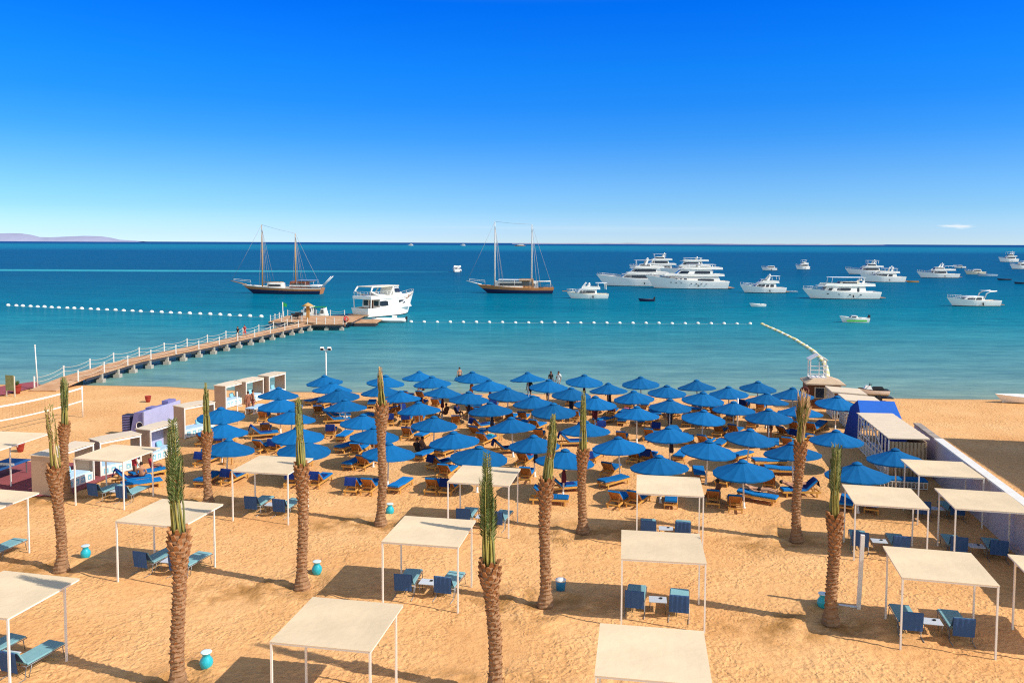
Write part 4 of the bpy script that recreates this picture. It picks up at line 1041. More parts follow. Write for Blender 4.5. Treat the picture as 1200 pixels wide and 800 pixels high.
for i in range(6): MB().box((.15, 9.16 + i * .68, 2.268 - (i % 2) * .012), (.40, .66, .09)).build('coping', M('worn_coping', (.36, .30, .25), .85, .25, 3), r_)
TR = R(-10.3)
lattice_w = white
# long cabana with arched lattice side
def rot2(x, y): return loc_to((0, 0), TR, x, y)
fl = at_dist(1042, 517, 44.3); fl.z = 0
r_ = empty('lattice_pavilion', fl, TR, 'long white lattice pavilion with a rippled beige roof by the lilac wall', 'pavilion')
Wp, Lp, Hp = 1.95, 7.0, 2.3
mb = MB(); n = 20; vs = []
for zo in (0, .06):
    for j in range(2):
        for i in range(n + 1):
            v = i / n; vs.append((-.1 + j * (Wp + .2), -.15 + v * (Lp + .3), Hp + zo + .02 * (i % 2) - .10 * v + (.04 if j else 0)))
q = 2 * (n + 1)
fs = [(i, i + 1, n + 2 + i, n + 1 + i) for i in range(n)] + [(q + i, q + i + 1, q + n + 2 + i, q + n + 1 + i) for i in range(n)]
fs += [(i, i + 1, q + i + 1, q + i) for i in range(n)] + [(n + 1 + i, n + 2 + i, q + n + 2 + i, q + n + 1 + i) for i in range(n)] + [(0, n + 1, q + n + 1, q), (n, 2 * n + 1, q + 2 * n + 1, q + n)]
mb.add(vs, fs).build('roof', cabana_cloth, r_)
slat = M('tan_slat', (.50, .36, .22), .8, .15, 6)
mb = MB(); mb.box((Wp / 2, .03, 1.08), (Wp - .1, .04, 2.1))
for i in range(10): mb.box((.1 + i * (Wp - .2) / 9, -.01, 1.08), (.035, .035, 2.1), 1)
mb.build('front_panel', [slat, M('slat_gap', (.20, .13, .07), .9)], r_)
MB().box((Wp, Lp / 2, 1.08), (.06, Lp - .1, 2.15)).build('side_panel', taupe, r_)
mb = MB()
for i in range(11):
    y = .05 + i * (Lp - .1) / 10; mb.box((0, y, 1.1), (.07, .07, 2.2))
for z in (.08, .78, 1.12): mb.box((0.003, Lp / 2, z), (.05, Lp - .12, .06))
for i in range(34): mb.box((0.004, .12 + i * (Lp - .24) / 33, .43), (.03, .04, .66))
mb.build('lattice', lattice_w, r_)
for a, b_ in ((1.0, 3.9), (4.1, 6.8)):
    mb = MB(); mb.tube([(-.01, a + (b_ - a) * i / 12, 1.14 + .92 * math.sin(math.pi / 2 * i / 12)) for i in range(13)], .035, 6); mb.build('arch', lattice_w, r_)
MB().box((.55, Lp / 2, .40), (.9, Lp - .4, .12)).build('mattress', stripe_pad, r_)
MB().box((1.2, Lp / 2 + .4, 1.1), (.04, Lp - 1.2, 1.9)).build('curtain', M('deep_blue_curtain', (.012, .045, .25), .9, .15), r_)
# low lattice bench in front of it
r_ = empty('lattice_bench', gpt(21.0, 42.9), TR, 'low white lattice bench with blue pad before the slatted pavilion front', 'bench')
MB().box((0, 0, .44), (2.4, .75, .08)).build('seat', mattress_blue, r_)
mb = MB()
for z in (.05, .38): mb.box((0, -.36, z), (2.4, .05, .05))
for i in range(13): mb.box((-1.17 + i * .195, -.36, .215), (.04, .045, .30))
mb.box((0, .2, .2), (2.3, .3, .36)); mb.build('lattice', lattice_w, r_)
# blue tent
p = gpt(22.9, 52.0)
r_ = empty('blue_tent', p, TR, 'bright blue gable tent between the beige roofed cabanas at right', 'tent')
tent_b = M('tent_blue', (.018, .13, .56), .7, .08, 3, bump=.1); tent_d = M('tent_blue_dark', (.012, .05, .30), .8, .1, 3)
mb = MB(); mb.add([(-.25, -.2, 1.72), (2.25, -.2, 1.72), (2.25, 1.75, 2.60), (-.05, 1.75, 2.60), (-.25, 2.9, 1.9), (2.25, 2.9, 1.9)],
                  [(0, 1, 2, 3), (3, 2, 5, 4)]); mb.build('roof', tent_b, r_)
mb = MB(); mb.add([(-.45, -.5, 0), (-.25, -.2, 1.715), (-.05, 1.75, 2.59), (-.25, 2.9, 1.895), (-.6, 3.0, 0), (-.5, 1.3, 0)], [(0, 1, 2, 5), (5, 2, 3, 4)]); mb.build('side_curtain', tent_d, r_)
MB().box((1.0, -.12, 1.51), (2.45, .05, .42)).build('valance', tent_b, r_)
MB().box((2.2, 1.3, .85), (.05, 2.8, 1.75)).build('side_curtain', tent_d, r_)
# two small cabanas behind it
for k, (x, y, lab) in enumerate([(23.6, 56.4, 'low cabana with beige roof just behind the blue tent'), (23.9, 59.6, 'small beige roofed cabana next to the brown hut')]):
    r_ = empty('beach_cabana', gpt(x, y), TR, lab, 'cabana')
    MB().box((1.1, 1.2, 1.99), (2.5, 2.5, .09), 0, Matrix.Rotation(R(3), 3, 'Y')).build('roof', cabana_cloth, r_)
    MB().box((2.15, 1.2, .98), (.05, 2.2, 1.9)).build('side_panel', taupe, r_)
    mb = MB()
    for i in range(5): mb.box((0, .1 + i * .55, 1.0), (.07, .07, 1.96))
    for z in (.1, .5, .9): mb.box((.004, 1.2, z), (.05, 2.1, .06))
    for i in range(14): mb.box((.006, .2 + i * .16, .5), (.03, .04, .8))
    mb.build('lattice', lattice_w, r_)
    mb = MB()
    for i in range(10): mb.box((.1 + i * .22, .04, .5), (.04, .04, .9))
    for z in (.08, .92): mb.box((1.1, .045, z), (2.1, .05, .06))
    mb.build('front_lattice', lattice_w, r_); MB().box((.7, 1.2, .42), (1.2, 2.1, .12)).build('mattress', stripe_pad, r_)
# brown hut
hut_m = M('brown_boards', (.16, .06, .025), .7, .25, 3, stretch=(1, 1, 6)); roof_m = M('hut_roof', (.50, .37, .25), .85, .12, 3)
r_ = empty('beach_hut', gpt(23.35, 63.6), TR, 'brown wooden hut with a flat beige hipped roof at the water edge', 'hut')
MB().box((1.35, 1.2, .95), (2.5, 2.3, 1.96)).build('wall', hut_m, r_)
mb = MB(); mb.add([(-.1, -.2, 1.93), (2.9, -.2, 1.93), (2.9, 2.6, 1.93), (-.1, 2.6, 1.93), (-.1, -.2, 2.03), (2.9, -.2, 2.03), (2.9, 2.6, 2.03), (-.1, 2.6, 2.03), (.7, .7, 2.36), (2.1, .7, 2.36), (2.1, 1.7, 2.36), (.7, 1.7, 2.36)],
    [(0, 1, 2, 3), (0, 1, 5, 4), (1, 2, 6, 5), (2, 3, 7, 6), (3, 0, 4, 7), (4, 5, 9, 8), (5, 6, 10, 9), (6, 7, 11, 10), (7, 4, 8, 11), (8, 9, 10, 11)]); mb.build('roof', roof_m, r_)
f = MB().box((1.35, .03, 1.28), (1.5, .06, .92)).build('window', M('window_frame_cream', (.60, .50, .34), .6), r_)
MB().box((1.0, -.005, 1.28), (.62, .03, .78)).build('pane', glass, f); MB().box((1.72, -.005, 1.28), (.62, .03, .78)).build('pane', M('curtained_glass', (.45, .38, .24), .4, .1), f)
MB().box((1.35, .02, .70), (1.7, .12, .05)).build('counter', hut_m, r_)
o = MB().lathe([(.0001, -.05), (.34, -.05), (.37, 0), (.34, .05), (.24, .06), (.0001, .03)], 20).build('round_sign', M('dark_red_wood', (.09, .018, .014), .6, .2))
o.location = gpt(23.15, 63.3) + Vector((-.05, 0, 1.45)); o.rotation_euler = (R(82), 0, R(-20)); tag(o, 'dark red round wooden sign on the left corner of the brown hut', 'sign')
# lifeguard tower stands on the hut roof
r_ = empty('lifeguard_tower', gpt(23.55, 64.0) + Vector((.3, .25, 2.30)), TR, 'small white lookout frame with gable roof on top of the brown hut', 'lookout')
w2, d2, h2 = 1.2, 1.0, 1.52
for x in (0, w2):
    for y in (0, d2): MB().box((x, y, h2 / 2), (.08, .08, h2)).build('post', white, r_)
mb = MB(); mb.box((w2 / 2, d2 / 2, .05), (w2 + .1, d2 + .1, .07)); mb.build('floor_board', white, r_)
mb = MB()
for z in (.35, .68, 1.0):
    mb.box((w2 / 2, 0, z), (w2 - .08, .05, .06)).box((0, d2 / 2, z), (.05, d2 - .08, .06)).box((w2, d2 / 2, z), (.05, d2 - .08, .06))
mb.box((w2 * .55, 0, .7), (.06, .045, 1.3)); mb.build('railing', white, r_)
mb = MB(); mb.add([(-.12, -.15, h2), (w2 / 2, -.15, h2 + .42), (w2 + .12, -.15, h2), (-.12, d2 + .15, h2), (w2 / 2, d2 + .15, h2 + .42), (w2 + .12, d2 + .15, h2),
    (-.12, -.15, h2 - .07), (w2 / 2, -.15, h2 + .35), (w2 + .12, -.15, h2 - .07), (-.12, d2 + .15, h2 - .07), (w2 / 2, d2 + .15, h2 + .35), (w2 + .12, d2 + .15, h2 - .07)],
    [(0, 1, 4, 3), (1, 2, 5, 4), (6, 7, 10, 9), (7, 8, 11, 10), (0, 1, 7, 6), (1, 2, 8, 7), (3, 4, 10, 9), (4, 5, 11, 10), (0, 3, 9, 6), (2, 5, 11, 8)]); mb.build('roof', white, r_)
# neighbouring building outside the frame whose shade falls on the sand beyond the wall
c = Vector((29.4, 53.8, 0)) - Vector((-SUN_AZ.x, -SUN_AZ.y, 0)) * (11 / math.tan(SUN_EL))
r_ = empty('neighbour_building', c, R(-10), 'pale flat roofed building beyond the right edge of the beach', 'building')
MB().box((8, -14, 5.4), (16, 28, 11)).build('wall', M('building_render', (.60, .52, .42), .9, .08, 1), r_)
for k in range(3):
    for j in range(6): MB().box((-.01, -2.8 - j * 4.4, 1.9 + k * 3.4), (.06, 1.5, 1.5)).build('window', glass, r_)
MB().box((8, -14, 10.98), (16.4, 28.4, .25)).build('roof', roof_m, r_)
# ------------------------------------------------------------------ boats
navy_hull = M('navy_hull', (.015, .022, .07), .4, .1); wood_hull = M('varnished_hull', (.46, .185, .065), .4, .15, 1, stretch=(1, 1, 8))
boat_wood = M('boat_teak', (.42, .22, .09), .6, .15, 2); antifoul = M('dark_waterline', (.05, .03, .035), .6)
awn = M('white_awning', (.78, .75, .70), .7, .04)
chrome = M('rail_metal', (.62, .62, .62), .3, .05, metal=.3)
def hull_mesh(L, B, fs, fb, mats, stripe=None, rake=.12, keel=.5, fine=2.4, tr=.88, split=None):
    """local +X is the bow, z=0 the waterline; mats: topsides, lower band, deck"""
    mb = MB(); n = 22; prof_z = [-keel, -.02, .10, None, None, None]
    rows = []
    for i in range(n + 1):
        t = i / n
        b = B / 2 * (tr + (1 - tr) * min(1, t / .3)) if t < .42 else B / 2 * max(.012, 1 - ((t - .42) / .58) ** fine)
        sh = fs + (fb - fs) * t ** 2 + .06 * fs * (1 - t) ** 3
        row = []
        zs = [-keel, -.02, .16 * min(1, fs), sh * .55, sh * .88, sh]
        for k, z in enumerate(zs):
            f = [.10, .80, .86, .95, 1.0, 1.0][k]
            if t > .5: f *= 1 - (1 - max(0, z) / sh) * .45 * ((t - .5) / .5) ** 1.3
            x = -L / 2 + t * L - rake * L * (1 - max(-.1, z / fb)) * t ** 4 + (.02 * L * (1 - z / sh) * (1 - t) ** 6)
            row.append((x, b * f, z))
        rows.append(row)
    k = 6; vs = [v for r in rows for v in r] + [(v[0], -v[1], v[2]) for r in rows for v in r]; o = (n + 1) * k
    for side in (0, o):
        for i in range(n):
            for j in range(k - 1):
                mb_m = 1 if j <= (2 if split else 1) else (0 if j < 4 else 2)
                mb.f.append([side + i * k + j, side + (i + 1) * k + j, side + (i + 1) * k + j + 1, side + i * k + j + 1]); mb.m.append(mb_m); mb.sm.append(False)
    mb.v = [tuple(v) for v in vs]
    for j in range(k - 1): mb.f.append([j, j + 1, o + j + 1, o + j]); mb.m.append(0); mb.sm.append(False)
    for i in range(n): mb.f.append([i * k + 4, (i + 1) * k + 4, o + (i + 1) * k + 4, o + i * k + 4]); mb.m.append(3); mb.sm.append(False)
    for j in range(k - 1): mb.f.append([n * k + j, n * k + j + 1, o + n * k + j + 1, o + n * k + j]); mb.m.append(0); mb.sm.append(False)
    return mb.mesh('hull', mats)
def add_hull(r_, *a, **k):
    me = hull_mesh(*a, **k); o = bpy.data.objects.new('hull', me); COL.objects.link(o); o.parent = r_; return o
def sheer(L, fs, fb, x): return fs + (fb - fs) * max(0, (x + L / 2) / L) ** 2
def house(r_, x0, x1, w_, z0, h_, rf, rb, name='cabin', m_=None, wins=None, tw=.88, round_f=.0):
    """deckhouse from x0 (aft) to x1 (forward); rf, rb slope of its ends; wins: list of (u0,u1,v0,v1) panes on the sides; front pane added"""
    m_ = m_ or gel
    wt = w_ * tw; z1 = z0 + h_
    def pnt(u, v, s_):     # u along, v up
        xa = x0 + rb * v; xb = x1 - rf * v; wid = (w_ + (wt - w_) * v) / 2
        nose = 1 - .28 * max(0, (u - .7) / .3) ** 2
        return Vector((xa + (xb - xa) * u, s_ * wid * nose, z0 + h_ * v))
    mb = MB(); n = 10; vs = []
    for v in (0, 1):
        for s_ in (-1, 1):
            for i in range(n + 1): vs.append(pnt(i / n, v, s_))
    q = n + 1
    fs = [(i, i + 1, 2 * q + i + 1, 2 * q + i) for i in range(n)] + [(q + i, q + i + 1, 3 * q + i + 1, 3 * q + i) for i in range(n)]
    fs += [(2 * q + i, 2 * q + i + 1, 3 * q + i + 1, 3 * q + i) for i in range(n)] + [(0, q, 3 * q, 2 * q), (n, q + n, 3 * q + n, 2 * q + n)]
    c = mb.add(vs, fs).build(name, m_, r_)
    for (u0, u1, v0, v1) in (wins or []):
        for s_ in (-1, 1):
            mb = MB(); vs = []
            for i in range(9):
                u = u0 + (u1 - u0) * i / 8
                e = 1 - .18 * (max(0, abs(i - 4) - 2) / 2)
                vm = (v0 + v1) / 2
                for v in (vm - (vm - v0) * e, vm + (v1 - vm) * e): vs.append(pnt(u, v, s_) + Vector((0, s_ * .02, 0)))
            mb.add(vs, [(2 * i, 2 * i + 2, 2 * i + 3, 2 * i + 1) for i in range(8)]).build('window', glass, c)
    if wins:
        v0, v1 = wins[0][2], wins[0][3]
        a, b_, c_, d_ = pnt(1, v0, -1), pnt(1, v0, 1), pnt(1, v1, 1), pnt(1, v1, -1); off = Vector((.02, 0, .01))
        e = .12
        MB().add([a.lerp(b_, e) + off, a.lerp(b_, 1 - e) + off, d_.lerp(c_, 1 - e) + off, d_.lerp(c_, e) + off], [(0, 1, 2, 3)]).build('windscreen', glass, c)
    return c
def slab(r_, x0, x1, w_, z, name='deck', m_=None, t=.09, nose=.35):
    n = 10; vs = []
    for zo in (0, t):
        for i in range(n + 1):
            u = i / n; b = w_ / 2 * (1 - nose * max(0, (u - .6) / .4) ** 2)
            vs += [(x0 + (x1 - x0) * u, -b, z + zo), (x0 + (x1 - x0) * u, b, z + zo)]
    q = 2 * (n + 1)
    fs = [(2 * i, 2 * i + 2, 2 * i + 3, 2 * i + 1) for i in range(n)] + [(q + 2 * i, q + 2 * i + 2, q + 2 * i + 3, q + 2 * i + 1) for i in range(n)]
    fs += [(2 * i, 2 * i + 2, q + 2 * i + 2, q + 2 * i) for i in range(n)] + [(2 * i + 1, 2 * i + 3, q + 2 * i + 3, q + 2 * i + 1) for i in range(n)] + [(0, 1, q + 1, q), (2 * n, 2 * n + 1, q + 2 * n + 1, q + 2 * n)]
    return MB().add(vs, fs).build(name, m_ or gel, r_)
def rail(r_, pts_, h_=.8, m_=None, posts=True):
    mb = MB(); pts_ = [Vector(p) for p in pts_]
    mb.tube([p + Vector((0, 0, h_)) for p in pts_], .035, 5, cap=False); mb.tube([p + Vector((0, 0, h_ * .5)) for p in pts_], .025, 5, cap=False)
    for p in pts_: mb.tube([p, p + Vector((0, 0, h_))], .03, 5)
    return mb.build('guard_rail', m_ or chrome, r_)
def bow_rail(r_, L, B, fs, fb, x0=.05, fine=2.4):
    pts_ = []
    for s_ in (-1, 1):
        row = []
        for i in range(7):
            t = .5 + x0 + (.48 - x0) * i / 6; x = -L / 2 + t * L; b = B / 2 * max(.03, 1 - (max(0, t - .42) / .58) ** fine) * .94
            row.append((x, s_ * b, sheer(L, fs, fb, x) * .95))
        pts_ += row if s_ < 0 else row[::-1]
    return rail(r_, pts_, .75)
def boat(name, px, py, head, lab, cat='boat', group='boats moored in the bay'):
    """px, py: waterline amidships in the photograph; head: compass of the bow in degrees, 180 = to the left"""
    p = pt(px, py, SEA_Z); return empty(name, p, R(head), lab, cat, group)
HM = [gel, antifoul, gel, boat_wood]
def yacht(r_, L, B, fs, fb, decks, hull_m=None, top=None, arch=None, ports=0, platform=True, bowr=True):
    add_hull(r_, L, B, fs, fb, hull_m or HM)
    for k, (x0, x1, w_, h_, rf, rb, wins, over) in enumerate(decks):
        z0 = fs * .86 if k == 0 else zt
        house(r_, x0 * L, x1 * L, w_ * B, z0, h_, rf, rb, 'cabin', None, wins)
        zt = z0 + h_
        if over:
            slab(r_, over[0] * L, over[1] * L, w_ * B * 1.02, zt, 'deck'); zt += .09
            mb = MB(); xa, xb = over[0] * L + .06, (over[1] - .05) * L
            for s_ in (-1, 1): mb.add([(xa, s_ * w_ * B * .5, zt), (xb, s_ * w_ * B * .49, zt), (xb - .6, s_ * w_ * B * .49, zt + .62), (xa + .05, s_ * w_ * B * .5, zt + .55),
                                        (xa, s_ * (w_ * B * .5 - .06), zt), (xb, s_ * (w_ * B * .49 - .06), zt), (xb - .6, s_ * (w_ * B * .49 - .06), zt + .62), (xa + .05, s_ * (w_ * B * .5 - .06), zt + .55)],
                                       [(0, 1, 2, 3), (4, 5, 6, 7), (2, 3, 7, 6), (0, 3, 7, 4), (1, 2, 6, 5), (0, 1, 5, 4)])
            mb.box((xa + .03, 0, zt + .27), (.05, w_ * B * .98 - .13, .54)).build('bulwark', gel, r_)
    if top:
        x0, x1, w_, h_ = top
        slab(r_, x0 * L, x1 * L, w_ * B, zt + h_, 'hardtop')
        mb = MB()
        for x in (x0 * L + .3, x1 * L - .5):
            for s_ in (-1, 1): mb.bar((x + (.3 if x > 0 else -.1), s_ * w_ * B * .40, zt - .1), (x, s_ * w_ * B * .42, zt + h_), .09, .09)
        mb.build('hardtop_frame', gel, r_)
    if arch:
        x, w_, h_ = arch; x *= L
        mb = MB()
        for s_ in (-1, 1): mb.add([(x + .9, s_ * w_ * B / 2, zt - .3), (x + .2, s_ * w_ * B / 2, zt - .3), (x - .5, s_ * w_ * B * .42, zt + h_), (x - .05, s_ * w_ * B * .42, zt + h_),
                                    (x + .9, s_ * (w_ * B / 2 - .12), zt - .3), (x + .2, s_ * (w_ * B / 2 - .12), zt - .3), (x - .5, s_ * (w_ * B * .42 - .12), zt + h_), (x - .05, s_ * (w_ * B * .42 - .12), zt + h_)],
                                   [(0, 1, 2, 3), (4, 5, 6, 7), (0, 1, 5, 4), (1, 2, 6, 5), (2, 3, 7, 6), (3, 0, 4, 7)])
        mb.box((x - .28, 0, zt + h_ + .05), (.5, w_ * B * .86, .12)).ball((x - .28, 0, zt + h_ + .28), .26, 0, 8, 6, (1, 1, .7)).build('radar_arch', gel, r_)
    for i in range(ports):
        x = (-.22 + .42 * i / max(1, ports - 1)) * L; t = x / L + .5
        for s_ in (-1, 1):
            b = B / 2 * (1 if t < .42 else 1 - ((t - .42) / .58) ** 2.4) * (.965 if t < .5 else .93) + .03
            MB().box((x, s_ * b, sheer(L, fs, fb, x) * .62), (.42, .05, .20)).build('porthole', glass, r_)
    if platform: slab(r_, -L / 2 - .06 * L, -L / 2 + .01 * L, B * .8, .35, 'swim_platform', boat_wood, .1, 0)
    if bowr: bow_rail(r_, L, B, fs, fb)
    for s_ in (-1, 1): MB().lathe([(.0001, -.35), (.12, -.3), (.15, 0), (.12, .3), (.0001, .35)], 8, (-.12 * L, s_ * (B / 2 + .10), fs * .45)).build('fender', dark, r_)
def dinghy(r_, L, B, f, m_, inside=None, motor=False, tubes=False, bench=True):
    add_hull(r_, L, B, f, f * 1.45, [m_, m_, m_, inside or gel], keel=.2, fine=2.0)
    if bench:
        for x in (-.25, .08): MB().box((x * L, 0, f * .93), (.28, B * .82, .06)).build('thwart', boat_wood, r_)
    if motor: MB().box((-L / 2 - .08, 0, f + .28), (.42, .34, .55), 0, Matrix.Rotation(R(-12), 3, 'Y'), .7).box((-L / 2 - .18, 0, f - .25), (.16, .12, .7)).build('outboard_motor', dark, r_)
    if tubes:
        n = 9
        for s_ in (-1, 1): MB().tube([(-L / 2 + L * i / n, s_ * B / 2 * (1 if i < 5 else math.sqrt(max(.02, 1 - ((i - 5) / 4.05) ** 2))), f * (1 + .3 * (i / n) ** 2)) for i in range(n + 1)], .20, 8).build('air_tube', gel, r_)
# --- the two wooden schooners
def schooner(r_, L, B, hull, m1, m2, pale_masts, deckhouse, aw):
    fs, fb = 1.5, 2.3
    add_hull(r_, L, B, fs, fb, hull, rake=.14, fine=2.0, tr=.72, split=True)
    MB().tube([(L * .44, 0, fb * .97), (L * .50, 0, fb + .25), (L * .64, 0, fb + .95)], [.16, .14, .07], 8).build('bowsprit', awn if pale_masts else boat_wood, r_)
    rail(r_, [(L * .40, s_ * .5 * (1 if x < .6 else .25), fb * .97 + max(0, x - .45) * 3.2) for s_, x in ((-1, .40), (-1, .5), (-1, .58))] + [(L * .60, 0, fb + .75)], .7, awn)
    mm = M('pale_spar', (.66, .62, .56), .5, .08) if pale_masts else M('golden_spar', (.46, .27, .11), .5, .12)
    for x, hh in ((m1[0] * L, m1[1]), (m2[0] * L, m2[1])):
        ms = MB().tube([(x, 0, 1.0), (x, 0, hh * .6), (x, 0, hh)], [.21, .17, .09], 8).build('mast', mm, r_)
        MB().bar((x, -.8, hh * .62), (x, .8, hh * .62), .09, .07).build('spreader', mm, ms)
    MB().tube([(m1[0] * L - .3, 0, 2.9), (m1[0] * L - L * .26, 0, 3.0)], .11, 8).build('boom', mm, r_)
    MB().tube([(m2[0] * L - .3, 0, 2.9), (m2[0] * L - L * .24, 0, 3.3)], .11, 8).build('boom', mm, r_)
    lines = [((m1[0] * L, 0, m1[1]), (m2[0] * L, 0, m2[1])), ((m1[0] * L, 0, m1[1]), (L * .63, 0, fb + .9)), ((m2[0] * L, 0, m2[1]), (-L * .48, 0, fs + .2))]
    for x, hh in (m1, m2):
        for s_ in (-1, 1):
            for k in (-.07, .0, -.12): lines.append(((x * L, 0, hh * .96), ((x + k) * L, s_ * B * .46, fs * 1.05)))
    mb = MB()
    for a, b_ in lines: mb.tube([a, Vector(a).lerp(Vector(b_), .5) - Vector((0, 0, .12)), b_], .032, 4)
    mb.build('rigging', M('rigging_grey', (.32, .32, .34), .7), r_)
    for x0, x1, h_, m_ in deckhouse: house(r_, x0 * L, x1 * L, B * .55, fs * .9, h_, .2, .15, 'deckhouse', m_, [(.08, .92, .35, .75)])
    if aw:
        x0, x1, z = aw; slab(r_, x0 * L, x1 * L, B * .75, z, 'awning', awn if pale_masts else M('grey_blue_awning', (.20, .26, .42), .7), .06, 0)
        mb = MB()
        for x in (x0 * L + .2, (x0 + x1) / 2 * L, x1 * L - .2):
            for s_ in (-1, 1): mb.tube([(x, s_ * B * .36, fs * .9), (x, s_ * B * .36, z)], .04, 5)
        mb.build('awning_frame', chrome, r_)
    rail(r_, [(-L * .48 + L * .5 * i / 6, s_ * B * .45, fs * .92) for s_ in (-1, 1) for i in range(7)][:7], .65, awn)
    rail(r_, [(-L * .48 + L * .5 * i / 6, -B * .45, fs * .92) for i in range(7)], .65, awn)
r_ = boat('sailing_schooner', 331, 344, 176, 'dark blue hulled two masted wooden schooner on the left', 'schooner', None)
schooner(r_, 21.5, 5.2, [wood_hull, navy_hull, awn, boat_wood], (.245, 17.8), (-.165, 15.6), False, [(-.02, .18, 1.5, gel), (-.32, -.10, 1.9, M('red_deckhouse', (.42, .12, .06), .6, .1))], (-.42, -.20, 3.5))
MB().tube([(-10.5, -.9, 1.8), (-13.2, -.9, 4.6)], .10, 6).tube([(-10.5, .9, 1.8), (-13.2, .9, 4.6)], .10, 6).build('stern_davit', awn, r_)
t_ = MB().box((-6.3, 0, 2.15), (7.5, 4.2, .35)).build('white_bulwark', awn, r_)
r_ = boat('sailing_schooner', 604, 343.5, 178, 'brown hulled two masted schooner with white masts and deckhouse in the centre', 'schooner', None)
schooner(r_, 20.5, 5.4, [wood_hull, navy_hull, M('orange_strake', (.50, .20, .06), .5, .1), boat_wood], (.27, 19.0), (-.21, 18.3), True, [(-.30, .27, 1.9, awn), (-.24, -.04, 2.5, boat_wood)], (-.20, .22, 3.6))
slab(r_, -.46 * 20.5, -.30 * 20.5, 4.2, 3.2, 'stern_awning', awn, .06, 0)
MB().tube([(-9.3, 2, 1.4), (-9.3, 2, 3.2)], .05, 5).tube([(-9.3, -2, 1.4), (-9.3, -2, 3.2)], .05, 5).build('awning_frame', chrome, r_)
# --- motor yachts and cruisers
W1 = [(.06, .94, .30, .80)]
D = lambda x0, x1, w_, h_, rf, rb, wins=W1, over=None: (x0, x1, w_, h_, rf, rb, wins, over)
y_ = boat('motor_yacht', 743, 335, 178, 'big white three deck yacht, its stern hidden behind another', 'yacht')
yacht(y_, 24, 6.2, 2.2, 3.7, [D(-.34, .22, .82, 1.9, 2.6, .5, [(.10, .95, .35, .8)], (-.44, .16)), D(-.30, .10, .74, 1.8, 2.4, .5, [(.05, .95, .35, .85)], (-.38, .06)), D(-.22, -.02, .6, 1.2, 1.2, .3, [(.1, .9, .4, .85)])], None, (-.26, .0, .6, 1.1), (-.16, .7, 1.5), 0)
y_ = boat('motor_yacht', 766, 322, 177, 'white upper decks of a yacht rising behind the three deck yacht', 'yacht')
yacht(y_, 21, 6, 2.6, 4.2, [D(-.36, .20, .82, 2.1, 2.2, .4, W1, (-.44, .18)), D(-.30, .12, .74, 1.9, 2.0, .4, W1, (-.36, .10)), D(-.22, .02, .6, 1.4, 1.0, .3, W1)], None, (-.24, .02, .6, 1.0), (-.2, .6, 1.2))
y_ = boat('motor_yacht', 803, 325, 174, 'white yacht partly hidden right behind the largest yacht, dark flybridge glass', 'yacht')
yacht(y_, 21, 6, 2.5, 4.2, [D(-.38, .22, .82, 2.2, 2.4, .4, W1, (-.46, .18)), D(-.32, .12, .74, 2.0, 2.0, .6, W1, (-.42, .10))], None, (-.30, .04, .66, 1.2), (-.2, .66, 1.3))
y_ = boat('motor_yacht', 804, 338, 178, 'largest white yacht in front with portholes and dark window bands', 'yacht')
yacht(y_, 24.5, 6.4, 2.2, 4.0, [D(-.40, .24, .84, 1.9, 1.2, .8, [(.12, .44, .25, .60), (.66, .72, .3, .65), (.76, .80, .3, .65), (.85, .9, .3, .65)], (-.44, .30)), D(-.30, .16, .78, 1.9, 2.4, .3, [(.06, .52, .3, .75), (.70, .96, .2, .75)], (-.42, .10)), ], None, (-.34, .0, .7, 1.3), (-.14, .74, 1.4), 8)
y_ = boat('cabin_cruiser', 688, 349.5, 181, 'cream and white cabin cruiser with tan windows near centre', 'boat')
yacht(y_, 10.2, 3.6, 1.1, 1.7, [D(-.22, .28, .80, 1.3, .9, .1, [(.1, .9, .3, .75)], (-.30, .18))], [gel, gel, gel_cream, gel_cream], (-.46, -.20, .8, 1.4), (-.02, .7, 1.0), 0, False)
MB().box((5.5, 0, 1.75), (1.2, .5, .12)).build('anchor_plank', boat_wood, y_)
MB().bar((1.2, 1.0, 2.6), (0.2, 1.0, 3.9), .14, .14).bar((1.2, -1.0, 2.6), (.2, -1.0, 3.9), .14, .14).build('radar_arch', gel, y_)
y_ = boat('cabin_cruiser', 893, 343, 180, 'white flybridge cruiser right of the largest yacht, with blue windscreen', 'boat')
yacht(y_, 12.4, 4, 1.4, 2.3, [D(-.28, .22, .80, 1.5, 1.4, .2, [(.12, .30, .3, .75), (.36, .52, .3, .75), (.58, .95, .3, .8)], (-.34, .12)), D(-.12, .08, .62, .9, .6, .1, [(.2, .9, .4, .95)])], None, (-.36, -.14, .7, .9), (-.14, .6, 1.0), 0)
y_ = boat('motor_yacht', 984, 350, 180, 'white two deck dive yacht with long oval window and open top deck', 'yacht')
yacht(y_, 18.6, 5.2, 1.7, 2.6, [D(-.30, .26, .84, 1.7, 1.2, .2, [(.38, .72, .35, .78), (.16, .22, .2, .8), (.84, .93, .35, .8)], (-.42, .30))], [gel, M('navy_waterline', (.02, .02, .06), .5), gel, gel], (-.30, .16, .72, 2.0), (-.26, .8, 1.2), 4)
house(y_, -.22 * 18.6, .05 * 18.6, 3.4, 3.3, 1.0, .8, .2, 'flybridge', gel_cream, [(.1, .9, .5, .9)])
y_ = boat('motor_boat', 901, 317, 178, 'small white boat in the distance, left of a similar pair', 'boat', 'small distant boats')
yacht(y_, 7.6, 2.8, 1.2, 1.7, [D(-.36, .2, .8, 1.3, .9, .2)], None, None, None)
y_ = boat('motor_boat', 940, 315.8, 185, 'small white flybridge boat in the distance, right of a similar pair', 'boat', 'small distant boats')
